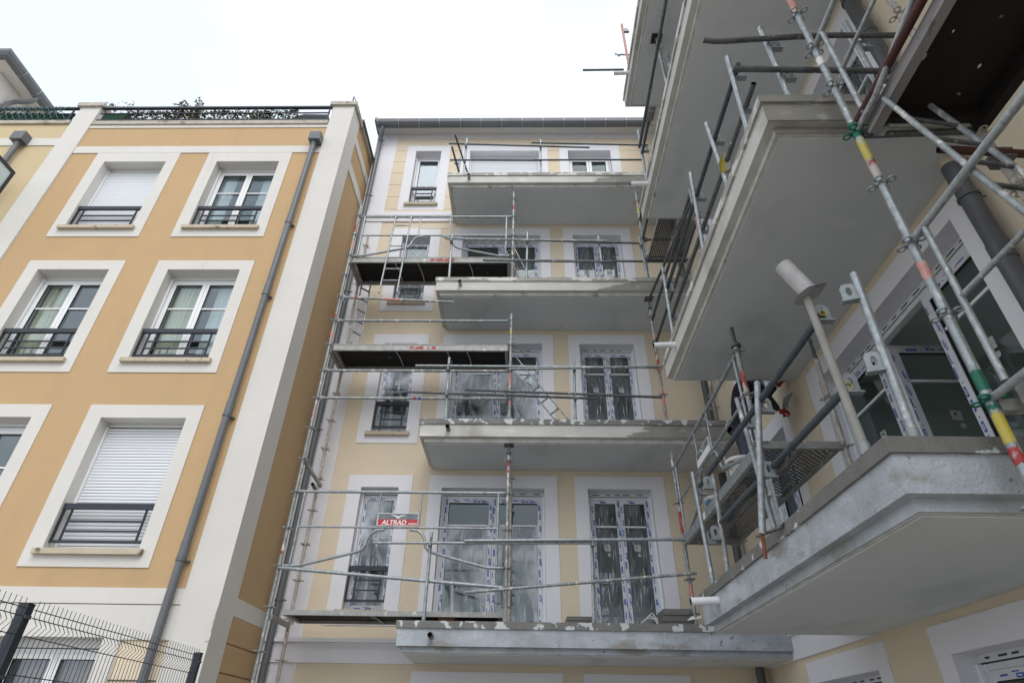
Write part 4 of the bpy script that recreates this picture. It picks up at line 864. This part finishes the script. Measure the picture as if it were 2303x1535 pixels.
b.face([(2.352+0.018*math.cos(a*0.7),1.98+0.026*math.sin(a*0.7),5.0505) for a in range(9)], PVCG); part('paint_spot', b, d)
ply_deck(N, NX+0.07, NK-0.02, NB+0.05, NY-0.08, 3.06, axis='y')
b = MB(); b.beam((NX+0.02,NY,2.985),(NK,NY-0.03,2.985),0.05,0.06,ALU); part('transom', b, N)
# slanting access ladder inside the bay
la = part('access_ladder', (lambda b: (b.cyl((2.205,2.20,4.97),(2.205,1.62,2.62),0.0165,SPLASH,10), b)[1])(MB()), N, label='slanting access ladder below the black platform')
b = MB(); b.cyl((2.515,2.25,4.97),(2.515,1.67,2.62),0.0165,SPLASH,10); part('stile', b, la)
for z in (4.66,4.40,4.14,3.88,3.62,3.36,3.10): t = (4.97-z)/2.35; b = MB(); b.cyl((2.205,2.20-0.58*t,z),(2.515,2.25-0.58*t,z),0.013,GALVD,8); part('rung', b, la)
# wall tie: short red-brown tube, coupler and eye bolt
b = MB(); b.cyl((2.52,2.36,4.69),(3.13,2.38,4.66),0.025,OXRED,12,hollow=True); wt = part('wall_tie', b, N, label='oxide red wall tie tube')
b = MB(); b.tube([(3.05,2.38,4.66),(3.10,2.40,4.62),(3.17,2.39,4.66),(3.24,2.38,4.66)],0.011,RUST,7); b.box((2.87,2.36,4.63),(2.97,2.47,4.71),GALVD); part('coupler', b, wt)

# ------------------------------------------------------------------ guard posts and rails on the balconies
def clamp_mb(c, out, up_=0.0, m=GALVP):
    """plate with a slotted hole, hooked on a post; out = horizontal direction the plate points to"""
    b = MB(); c = Vector(c); ox = Vector((out[0],out[1],0)).normalized(); nrm = Vector((-ox.y,ox.x,0)); zz = Vector((0,0,1))
    outer = [(0.018,-0.055),(0.10,-0.055),(0.10,-0.02),(0.10,0.03),(0.085,0.055),(0.06,0.06),(0.03,0.055),(0.018,0.03)]
    inner = [(0.048,-0.025),(0.066,-0.025),(0.072,-0.01),(0.072,0.015),(0.064,0.03),(0.056,0.032),(0.046,0.025),(0.042,0.0)]
    for s_ in (0.006,-0.006):
        for k in range(8):
            k2 = (k+1)%8; P = lambda q: c+ox*q[0]+zz*q[1]+nrm*s_
            f = [P(outer[k]),P(outer[k2]),P(inner[k2]),P(inner[k])]; b.face(f if s_ > 0 else f[::-1], m)
    for k in range(8):
        k2 = (k+1)%8
        for ring_ in (outer, inner): b.face([c+ox*ring_[k][0]+zz*ring_[k][1]+nrm*0.006, c+ox*ring_[k][0]+zz*ring_[k][1]-nrm*0.006, c+ox*ring_[k2][0]+zz*ring_[k2][1]-nrm*0.006, c+ox*ring_[k2][0]+zz*ring_[k2][1]+nrm*0.006], m)
    b.beam(c+ox*0.02-zz*0.06, c+ox*0.11-zz*0.06, 0.045, 0.012, m)
    return b
def guard_post(x, y, z0, z1, clamps, out, label, xt=None, yt=None, r=0.0215, m=GALV, foot=True):
    t = thing('guard_post', label, 'guard post', (x,y,z0), 'edge protection posts along the balconies')
    xt = x if xt is None else xt; yt = y if yt is None else yt
    b = MB(); b.cyl((x,y,z0),(xt,yt,z1),r,m,12); b.tube([(xt,yt,z1),(xt,yt,z1+0.008),(xt,yt,z1+0.013)],[r,r*0.7,r*0.2],m,12); part('upright', b, t)
    for z in clamps: f = (z-z0)/(z1-z0); part('clamp', clamp_mb((x+(xt-x)*f,y+(yt-y)*f,z), out), t)
    if foot: b = MB(); b.cyl((x,y,z0-0.002),(x,y,z0+0.06),r*1.25,GALVP,10); part('socket', b, t)
    return t
GR = 'guard rail tubes along the balconies'
def rail(p, q, label, m=GALVD, r=0.0215, mid=None, hollow=False, inner=None):
    b = MB(); pts = [p]+(mid or [])+[q]; b.tube(pts, r, m, 10, hollow=hollow, inner=inner)
    return solo('guard_rail', b, label, 'guard rail', GR, loc=p)
# rear facade, lowest balcony
guard_post(-1.235,7.96,2.90,3.985,(3.86,),(0,-1),'galvanised post at the left end of the lowest rear balcony')
guard_post(0.865,7.96,2.90,4.015,(3.88,),(0,-1),'galvanised post in the middle of the lowest rear balcony, between the two doors', xt=0.90)
rail((-1.995,7.93,3.835),(0.873,7.93,3.862),'pale thin rail along the left half of the lowest rear balcony',GALV,0.018)
rail((-0.78,7.90,3.866),(2.20,7.90,3.918),'upper rail along the right half of the lowest rear balcony',GALV,0.021)
rail((-0.741,7.92,3.232),(2.20,7.92,3.497),'dark tube rising to the right low across the lowest rear balcony',SPLASH,0.020)
# second
guard_post(-1.175,7.96,5.65,6.76,(6.56,6.1),(0,-1),'galvanised post at the left end of the second rear balcony', xt=-1.205)
guard_post(0.760,7.96,5.65,6.71,(6.56,6.05),(0,-1),'galvanised post near the middle of the second rear balcony', xt=0.785)
rail((-1.725,7.93,6.593),(2.10,7.93,6.578),'pale upper rail running the whole second rear balcony',GALV,0.018)
rail((-0.20,7.89,6.515),(2.12,7.89,6.572),'darker upper rail on the right half of the second rear balcony',SPLASH,0.02)
rail((-1.845,7.93,6.118),(1.10,7.93,6.018),'lower rail sloping gently down across the left of the second rear balcony',GALVD,0.019)
rail((-0.86,7.89,6.137),(2.08,7.89,6.025),'lower rail on the right of the second rear balcony, ending at the corner',GALVD,0.02)
# third
guard_post(-1.335,7.96,8.40,9.49,(9.3,),(0,-1),'galvanised post at the left end of the third rear balcony', xt=-1.355)
guard_post(0.028,7.96,8.40,9.545,(9.3,),(0,-1),'galvanised post left of the middle on the third rear balcony', xt=0.045)
guard_post(1.372,7.93,8.46,9.41,(9.25,),(0,-1),'galvanised post before the right door on the third rear balcony', xt=1.345, foot=False)
guard_post(2.150,7.96,8.40,9.41,(9.2,),(0,-1),'galvanised post at the right end of the third rear balcony, by the corner', xt=2.10)
rail((-1.475,7.93,9.372),(2.085,7.93,9.236),'upper rail sloping down to the right on the third rear balcony',GALVD,0.019)
rail((-1.44,7.89,9.308),(1.50,7.89,9.254),'second upper rail just under the first on the third rear balcony',SPLASH,0.019)
rail((-0.755,7.93,8.828),(2.10,7.93,8.797),'lower rail along the right of the third rear balcony',GALVD,0.02)
rail((-0.74,7.89,8.782),(1.55,7.89,8.744),'low dark rail ending before the right door of the third rear balcony',GALVD,0.019)
# top
guard_post(-1.243,7.96,11.15,12.30,(12.03,11.56),(0,-1),'galvanised post at the left end of the top rear balcony')
guard_post(0.320,7.96,11.15,12.25,(12.0,),(0,-1),'galvanised post right of the closed shutter on the top rear balcony')
guard_post(2.405,7.96,11.15,12.40,(11.9,),(0,-1),'galvanised post at the right end of the top rear balcony')
rail((-1.61,7.93,12.10),(1.34,7.93,11.955),'upper rail on the left of the top rear balcony',TBLUE,0.018)
rail((0.125,7.89,12.066),(2.55,7.89,11.972),'upper rail on the right of the top rear balcony',TBLUE,0.018)
rail((-1.545,7.93,11.572),(0.33,7.93,11.553),'lower rail before the closed shutter of the top rear balcony',TBLUE,0.018)
rail((0.17,7.89,11.515),(2.42,7.89,11.514),'lower rail on the right of the top rear balcony',TBLUE,0.018)
rail((-1.455,7.69,12.07),(-1.26,8.75,12.07),'upper end rail pointing outwards at the left end of the top rear balcony',TBLUE,0.02)
rail((-1.47,7.57,11.53),(-1.36,8.45,11.55),'lower end rail pointing outwards at the left end of the top rear balcony',TBLUE,0.02)
guard_post(-1.42,8.36,11.15,12.2,(12.05,11.52),(-1,0),'short post at the end of the top rear balcony, behind the left corner post', foot=False)
# right wing, lowest balcony
guard_post(1.745,2.84,2.90,3.985,(3.83,3.33),(1,0),'pale plaster stained post on the lowest right balcony, capped with a fat plastic pipe', xt=1.735, yt=2.885, r=0.024, m=STAINP)
t = thing('pipe_cap', 'fat grey white plastic pipe with torn flange, tilted left on a guard post', 'pipe', (1.755,2.885,3.99))
b = MB(); b.cyl((1.765,2.885,3.985),(1.668,2.91,4.235),0.054,PVCG,20); part('pipe', b, t)
fl = [(1.66,2.85,3.935),(1.71,2.79,3.955),(1.80,2.80,3.985),(1.87,2.85,4.035),(1.85,2.95,4.015),(1.77,2.99,3.975),(1.68,2.95,3.945)]
b = MB(); b.face(fl, PVCG); b.face([(x,y,z+0.006) for x,y,z in reversed(fl)], PVCG); part('flange', b, t)
guard_post(1.895,2.665,2.90,3.955,(3.83,3.36),(-0.9,0.3),'clean galvanised post on the near end of the lowest right balcony', xt=1.922, r=0.0235)
guard_post(1.75,5.80,2.90,4.02,(3.84,3.34),(1,0),'post at the far end of the lowest right balcony', yt=5.88)
guard_post(1.77,5.39,2.90,3.77,(3.7,3.25),(-1,0),'short splashed post second from the far end of the lowest right balcony', yt=5.31, m=SPLASH)
rail((1.775,5.80,3.845),(1.775,2.84,3.805),'upper dark blue rail of the lowest right balcony',TBLUE,0.0235,hollow=True,inner=YEL)
rail((1.775,5.70,3.345),(1.775,2.84,3.303),'lower dark blue rail of the lowest right balcony',TBLUE,0.0235,hollow=True,inner=YEL)
t = guard_post(1.615,4.07,2.86,3.965,(3.78,3.30),(1,0),'tilted galvanised post clamped outside the lowest right balcony, with a rusty screw below', xt=1.775, yt=3.93, r=0.024, foot=False)
b = MB(); b.cyl((1.615,4.072,2.86),(1.605,4.08,2.70),0.013,RUST,8); part('screw', b, t)
b = MB(); b.beam((1.60,4.14,2.86),(1.72,3.95,2.875),0.03,0.012,GALVD); b.beam((1.70,3.95,2.88),(1.70,3.95,3.20),0.04,0.012,GALV,(1,0,0)); part('screw_clamp', b, t)
t = guard_post(1.80,4.29,2.92,4.20,(3.95,),(1,0),'second tilted post with splashed top beside the rusty screw post', xt=1.87, yt=4.62, m=SPLASH, foot=False)
# right wing, second balcony
for (y,yt,zt,lab) in ((2.95,2.89,6.63,'post at the near corner of the second right balcony'),(3.50,3.58,6.66,'second post from the near corner of the second right balcony, with a yellow flap'),(4.33,4.215,6.70,'middle post of the second right balcony, before the perforated deck'),(5.76,5.73,6.71,'far post of the second right balcony')):
    guard_post(1.755,y,5.65,zt,(6.39,5.97),(1,0),lab,yt=yt)
b = MB(); b.face([(1.70,3.44,5.90),(1.74,3.40,5.98),(1.80,3.39,5.95),(1.80,3.47,5.86),(1.73,3.50,5.84)], YEL); b.face([(1.70,3.45,5.905),(1.73,3.51,5.845),(1.80,3.48,5.865),(1.80,3.40,5.955),(1.74,3.41,5.985)], YEL)
solo('yellow_flap', b, 'small bright yellow plastic flap hanging at a balcony post foot', 'plastic flap', loc=(1.75,3.45,5.85))
guard_post(1.973,2.66,5.65,6.67,(6.40,5.97),(1,0),'left post on the near end of the second right balcony')
guard_post(2.680,2.66,5.65,6.74,(6.40,5.95),(1,0),'right post on the near end of the second right balcony, by the downpipe', xt=2.705)
rail((1.775,5.75,6.385),(1.775,2.80,6.375),'upper dark rail of the second right balcony',TBLUE,0.0225)
rail((1.775,5.75,5.945),(1.775,2.70,5.93),'lower dark rail of the second right balcony',GALVD,0.0225,hollow=True)
rail((1.44,2.61,6.395),(3.02,2.61,6.445),'bent black tube across the near end of the second right balcony',GALVD,0.0225,mid=[(1.52,2.61,6.377),(1.62,2.61,6.377),(1.80,2.61,6.395),(2.20,2.61,6.435),(2.5,2.61,6.452)])
rail((1.595,2.61,5.98),(2.78,2.61,5.937),'straight black tube low across the near end of the second right balcony',GALVD,0.0225)
# right wing, third and top balconies
guard_post(1.76,5.80,8.40,9.6,(9.15,),(1,0),'pale far post of the third right balcony')
rail((1.72,5.75,9.12),(1.72,-1.0,9.46),'long dark rail rising along the third right balcony',GALVD,0.0225)
rail((1.75,5.76,9.0),(1.75,5.2,9.0),'stub of dark rail behind the far post of the third right balcony',GALVD,0.0225)
guard_post(1.76,5.72,11.15,12.6,(12.4,),(1,0),'red painted far post of the top right balcony', m=REDFADE)
rail((1.05,6.18,11.895),(1.80,6.18,11.903),'thin tube sticking out sideways from the top right balcony',GALVD,0.020)
b = MB(); b.tube([(1.95,6.2,12.43),(1.70,6.2,12.44),(1.69,6.17,12.42),(1.73,6.1,12.22)],0.018,GALV,8); solo('hooked_tube', b, 'short hooked tube end above the top right balcony', 'tube', loc=(1.95,6.2,12.43))
t = thing('prop_head', 'dark square plate with a short post under the top right balcony', 'prop head', (2.05,5.0,10.79)); b = MB(); b.box((1.96,4.92,10.785),(2.12,5.08,10.796),GASKET); part('plate', b, t); b = MB(); b.cyl((2.04,5.0,10.785),(2.04,5.0,9.6),0.022,SPLASH,10); part('upright', b, t); o = part('rosette', ROS[id(GALV)], t, loc=(2.04,5.0,10.45))  # scaffold prop head, no lamp: plate and upright below the balcony soffit

# ------------------------------------------------------------------ loose things on the lowest rear balcony
b = MB(); b.box((-1.08,8.15,2.902),(-0.88,8.24,2.99),WOODB); solo('wood_block', b, 'small brown wooden block lying on the lowest rear balcony', 'wood block', loc=(-0.98,8.2,2.9))
for k,(x0,x1,y0,y1,z0,z1,lab) in enumerate(((0.52,0.93,8.35,8.75,2.902,3.045,'grey board pile left of the right hand door on the lowest rear balcony'),(1.74,2.20,8.2,8.8,2.902,3.125,'grey formwork board pile at the corner end of the lowest rear balcony'))):
    t = thing('board_pile', lab, 'board pile', ((x0+x1)/2,(y0+y1)/2,z0), 'board piles on the lowest rear balcony'); n = 3; h = (z1-z0)/n
    for q in range(n): b = MB(); b.box((x0+0.02*q,y0-0.01*q,z0+q*h),(x1-0.015*q,y1,z0+(q+1)*h-0.004),WOODG); part('board', b, t)
b = MB(); b.face([(2.02,8.02,2.96),(2.20,8.02,2.99),(2.22,8.06,3.03),(2.10,8.06,3.02)], SIGNW); b.face([(2.02,8.025,2.96),(2.10,8.065,3.02),(2.22,8.065,3.03),(2.20,8.025,2.99)], SIGNW); solo('paper_scrap', b, 'torn pale paper scrap lying by the scaffold foot on the lowest rear balcony', 'paper', loc=(2.1,8.04,2.95))
b = MB(); b.face([(2.04,2.98,2.905),(2.19,2.98,2.905),(2.19,3.05,3.07),(2.04,3.05,3.07)], PVCG); b.box((2.04,3.05,2.905),(2.19,3.056,3.07),PVCG); solo('plastic_plate', b, 'small grey plate leaning behind the near edge of the lowest right balcony', 'plate', loc=(2.1,3.0,2.9))

for k,(x0,x1,lab) in enumerate(((1.50,1.72,'thin white cable loop curling from the right hand door of the lowest rear balcony'),)):
    b = MB()
    for q in range(3): b.tube([(x0+0.04*q,8.62,2.92),(x0+0.06+0.04*q,8.58,3.02+0.03*q),(x0+0.14+0.03*q,8.55,3.07+0.03*q),(x1+0.02*q,8.5,3.05),(x1+0.05,8.5,2.95)],0.006,SIGNW,5)
    solo('cable', b, lab, 'cable', loc=(x0,8.6,2.9))
# ------------------------------------------------------------------ buckets
def bucket(x, y, z, label, rot, second):
    H_ = 0.68
    t = thing('bucket', label, 'bucket', (x,y,z)); n = 20
    b = MB(); b.tube([(x,y,z+H_*0.003),(x,y,z+H_*0.30)],[0.125,0.150],BUCK,n,caps=False); b.tube([(x,y,z+H_*0.27),(x,y,z+H_*0.275),(x,y,z+H_*0.325),(x,y,z+H_*0.33)],[0.150,0.158,0.160,0.150],BUCK,n,caps=False); b.tube([(x,y,z+H_*0.003),(x,y,z+H_*0.004)],[0.12,0.125],BUCK,n); part('pail', b, t)
    b = MB(); zz = (0.05,0.25)
    for k in range(7):
        a0, a1 = rot+k*0.22, rot+(k+1)*0.22; r_ = lambda h: 0.1262+0.025*h/0.30
        mm = (CYAN if second else (ORGL if k > 4 else BUCK)); b.face([(x+r_(zz[0])*math.cos(a0),y+r_(zz[0])*math.sin(a0),z+H_*zz[0]),(x+r_(zz[0])*math.cos(a1),y+r_(zz[0])*math.sin(a1),z+H_*zz[0]),(x+r_(zz[1])*math.cos(a1),y+r_(zz[1])*math.sin(a1),z+H_*zz[1]),(x+r_(zz[1])*math.cos(a0),y+r_(zz[1])*math.sin(a0),z+H_*zz[1])], mm)
    part('label_print', b, t)
    b = MB(); nd = 26
    if not second:
        for k in range(nd):
            a = rot-0.3+k*0.085; h0 = 0.255; h1 = 0.215+0.02*(k%2); r_ = 0.1495
            b.face([(x+r_*math.cos(a),y+r_*math.sin(a),z+H_*h1),(x+r_*math.cos(a+0.07),y+r_*math.sin(a+0.07),z+H_*h1),(x+r_*math.cos(a+0.07),y+r_*math.sin(a+0.07),z+H_*h0),(x+r_*math.cos(a),y+r_*math.sin(a),z+H_*h0)], INK)
        part('label_band', b, t, kind='stuff')
    b = MB(); b.tube([(x-0.155,y,z+H_*0.29),(x-0.13,y-0.12,z+H_*0.24),(x,y-0.18,z+H_*0.215),(x+0.13,y-0.12,z+H_*0.24),(x+0.155,y,z+H_*0.29)],0.004,GALVD,6); part('handle', b, t)
bucket(2.30,5.95,3.968,'white plaster bucket with a dark band standing on the perforated planks near the worker',R(190),False)
bucket(2.37,7.12,3.968,'white bucket with a bright blue label at the far end of the perforated planks',R(170),True)

# ------------------------------------------------------------------ the worker
P = thing('person', 'worker in dark navy clothes and red gloves plastering the wall of the right wing', 'person', (2.50,6.42,3.968))
def skin(name, nodes, edges, m, parent, lv=2):
    vs = [n[:3] for n in nodes]; me = bpy.data.meshes.new(name); o_ = ORG[parent.name]
    me.from_pydata([(a-o_.x,b-o_.y,c-o_.z) for a,b,c in vs], edges, []); ob = bpy.data.objects.new(name, me); COL.objects.link(ob); ob.parent = parent; ORG[ob.name] = o_
    md = ob.modifiers.new('skin','SKIN'); md.use_smooth_shade = True
    for i, n in enumerate(nodes): me.skin_vertices[0].data[i].radius = (n[3], n[4] if len(n) > 4 else n[3])
    me.skin_vertices[0].data[0].use_root = True
    s_ = ob.modifiers.new('sub','SUBSURF'); s_.levels = lv; s_.render_levels = lv
    me.materials.append(m); return ob
z0 = 3.968
body = [(2.52,6.42,z0+0.92,0.135,0.15),(2.56,6.42,z0+1.12,0.125,0.145),(2.63,6.42,z0+1.32,0.13,0.165),(2.68,6.42,z0+1.45,0.09,0.12),(2.71,6.42,z0+1.53,0.052),(2.75,6.42,z0+1.66,0.085,0.08),(2.77,6.42,z0+1.75,0.07,0.065),
  (2.50,6.33,z0+0.82,0.095),(2.47,6.30,z0+0.48,0.068),(2.45,6.29,z0+0.10,0.05),(2.56,6.29,z0+0.035,0.038),(2.53,6.53,z0+0.82,0.095),(2.56,6.55,z0+0.48,0.068),(2.52,6.56,z0+0.10,0.05),(2.63,6.56,z0+0.035,0.038),
  (2.68,6.22,z0+1.42,0.065),(2.72,6.12,z0+1.16,0.052),(2.93,6.22,z0+1.00,0.042),(2.98,6.24,z0+0.97,0.036),(2.70,6.62,z0+1.43,0.065),(2.92,6.58,z0+1.26,0.052),(3.08,6.44,z0+1.38,0.042),(3.12,6.42,z0+1.41,0.036)]
be = [(0,1),(1,2),(2,3),(3,4),(4,5),(5,6),(0,7),(7,8),(8,9),(9,10),(0,11),(11,12),(12,13),(13,14),(3,15),(15,16),(16,17),(17,18),(3,19),(19,20),(20,21),(21,22)]
sh = lambda L: [(n[0]+0.08*max(0.0, min(1.0, (2.98-n[0])/0.15)),)+tuple(n[1:]) for n in L]
skin('body', sh(body), be, CLOTH, P)
tr = [(2.52,6.42,z0+0.94,0.145,0.16),(2.50,6.33,z0+0.80,0.108),(2.47,6.30,z0+0.48,0.085),(2.45,6.29,z0+0.12,0.075),(2.53,6.53,z0+0.80,0.108),(2.56,6.55,z0+0.48,0.085),(2.52,6.56,z0+0.12,0.075)]
skin('trousers', sh(tr), [(0,1),(1,2),(2,3),(0,4),(4,5),(5,6)], TROU, P)
b = MB(); b.box((2.42,6.192,z0+0.42),(2.53,6.212,z0+0.60),TROU); b.box((2.415,6.185,z0+0.565),(2.535,6.21,z0+0.61),CLOTH); b.v = [(x+0.08,y,z) for x,y,z in b.v]; part('pocket', b, P)
b = MB(); b.tube([(2.515,6.42,z0+0.80),(2.52,6.42,z0+0.84),(2.53,6.42,z0+0.90)],[0.185,0.195,0.17],CLOTH,18,caps=False); b.v = [(x+0.08,y,z) for x,y,z in b.v]; part('jacket_hem', b, P)
skin('head', sh([(2.74,6.42,z0+1.60,0.06),(2.765,6.42,z0+1.66,0.088,0.082),(2.775,6.42,z0+1.74,0.085,0.078)]), [(0,1),(1,2)], SKIN, P)
b = MB(); b.tube([(2.735,6.42,z0+1.66),(2.74,6.42,z0+1.74),(2.755,6.42,z0+1.80),(2.76,6.42,z0+1.835)],[0.098,0.104,0.075,0.01],HAIR,14); b.v = [(x+0.08,y,z) for x,y,z in b.v]; part('hair', b, P)
b = MB(); b.tube([(2.925,6.42,z0+1.70),(2.95,6.42,z0+1.665),(2.925,6.42,z0+1.655)],[0.008,0.014,0.008],SKIN,7); part('nose', b, P)
for y in (6.385,6.455): b = MB(); b.tube([(2.918,y,z0+1.70),(2.926,y,z0+1.70),(2.93,y,z0+1.70)],[0.013,0.011,0.004],GASKET,8); part('eye', b, P)
for y in (6.335,6.505): b = MB(); b.tube([(2.845,y,z0+1.645),(2.84,y,z0+1.68),(2.845,y,z0+1.715)],[0.010,0.018,0.012],SKIN,7); part('ear', b, P)
b = MB(); b.tube([(2.925,6.395,z0+1.625),(2.932,6.42,z0+1.622),(2.925,6.445,z0+1.625)],[0.003,0.006,0.003],GLOVE,6); part('mouth', b, P)
for (x,y) in ((2.45,6.29),(2.52,6.56)): skin('boot', [(x+0.04,y,z0+0.05,0.05),(x+0.13,y,z0+0.045,0.05),(x+0.23,y,z0+0.035,0.036)], [(0,1),(1,2)], BOOT, P, 1)
def hand(wr, pd, spread, th, curl, r_=0.011):
    """gloved hand: palm from the wrist along pd, four fingers of their own length, thumb from the side"""
    wr, pd, sp, cu_ = Vector(wr), Vector(pd).normalized(), Vector(spread).normalized(), Vector(curl).normalized()
    skin('glove', [tuple(wr)+(0.035,0.03),tuple(wr+pd*0.04)+(0.040,0.028),tuple(wr+pd*0.085)+(0.038,0.024)], [(0,1),(1,2)], GLOVE, P, 2)
    for k, (o_, l_) in enumerate(((-0.030,0.062),(-0.010,0.074),(0.010,0.070),(0.028,0.054))):
        a = wr+pd*0.08+sp*o_; c = a+pd*l_*0.55+cu_*l_*0.15; e = c+pd*l_*0.15+cu_*l_*0.5
        skin('finger', [tuple(a)+(r_,),tuple(c)+(r_*0.92,),tuple(e)+(r_*0.8,)], [(0,1),(1,2)], GLOVE, P, 1)
    a = wr+pd*0.03-sp*0.030*th; c = a-sp*0.035*th+pd*0.035; e = c+pd*0.03+cu_*0.02
    skin('thumb', [tuple(a)+(0.014,),tuple(c)+(0.0125,),tuple(e)+(0.010,)], [(0,1),(1,2)], GLOVE, P, 1)
hand((2.985,6.24,z0+0.965),(1,0.05,-0.05),(0,0.3,1),1,(0.2,1,0))
hand((3.12,6.42,z0+1.405),(0.65,-0.45,0.35),(0.3,0.9,0.3),1,(0.9,0,0.2))
t = thing('plastering_trowel', 'dark steel trowel held in the lower red glove of the worker', 'trowel', (3.09,6.26,z0+0.965))
b = MB(); b.cyl((3.045,6.275,z0+0.91),(3.075,6.275,z0+1.03),0.014,WOODB,8); part('handle', b, t)
b = MB(); b.tube([(3.075,6.275,z0+1.02),(3.11,6.26,z0+1.03),(3.12,6.25,z0+1.06)],0.006,STEEL,6); part('shank', b, t)
b = MB(); q = [(3.03,6.24,z0+0.99),(3.06,6.17,z0+1.00),(3.19,6.18,z0+1.20),(3.10,6.28,z0+1.16)]
b.face(q, STEEL); b.face([(a-0.003,c-0.003,d) for a,c,d in reversed(q)], STEEL); part('blade', b, t)

# ------------------------------------------------------------------ welded mesh fence, lower left
FN = thing('mesh_fence', 'dark welded wire mesh fence with square posts in front of the orange building', 'fence', (-3.35,5.5,0))
fxp = -3.35
for y in (1.70, 4.25, 6.80):
    b = MB(); b.box((fxp-0.032,y-0.032,0),(fxp+0.032,y+0.032,2.385),ANTH); ps = part('post', b, FN)
    b = MB(); b.box((fxp-0.034,y-0.034,2.386),(fxp+0.034,y+0.034,2.394),GASKET); part('post_cap', b, ps)
    for z in (2.30,1.95): b = MB(); b.box((fxp+0.034,y-0.03,z),(fxp+0.042,y+0.03,z+0.02),GALVD); part('clip', b, ps)
def wire_profile(x0): return [(x0,2.42),(x0,2.34),(x0+0.005,2.315),(x0+0.045,2.265),(x0+0.005,2.215),(x0,2.19),(x0,1.60),(x0+0.005,1.575),(x0+0.045,1.525),(x0+0.005,1.475),(x0,1.45),(x0,0.1)]
for ya, yb in ((1.74,4.21),(4.29,6.76)):
    b = MB(); n = 50; wx = fxp+0.03
    for k in range(n):
        y = ya+(yb-ya)*(k+0.5)/n; b.tube([(x,y,z) for x,z in wire_profile(wx)],0.0028,ANTH,4,caps=False)
    for z,x in ((2.36,wx),(2.31,wx+0.005),(2.20,wx+0.003),(1.98,wx),(1.76,wx),(1.57,wx),(1.46,wx),(1.2,wx),(0.9,wx),(0.6,wx),(0.3,wx)): b.cyl((x+0.005,ya,z),(x+0.005,yb,z),0.0033,ANTH,4)
    part('wire_panel', b, FN)
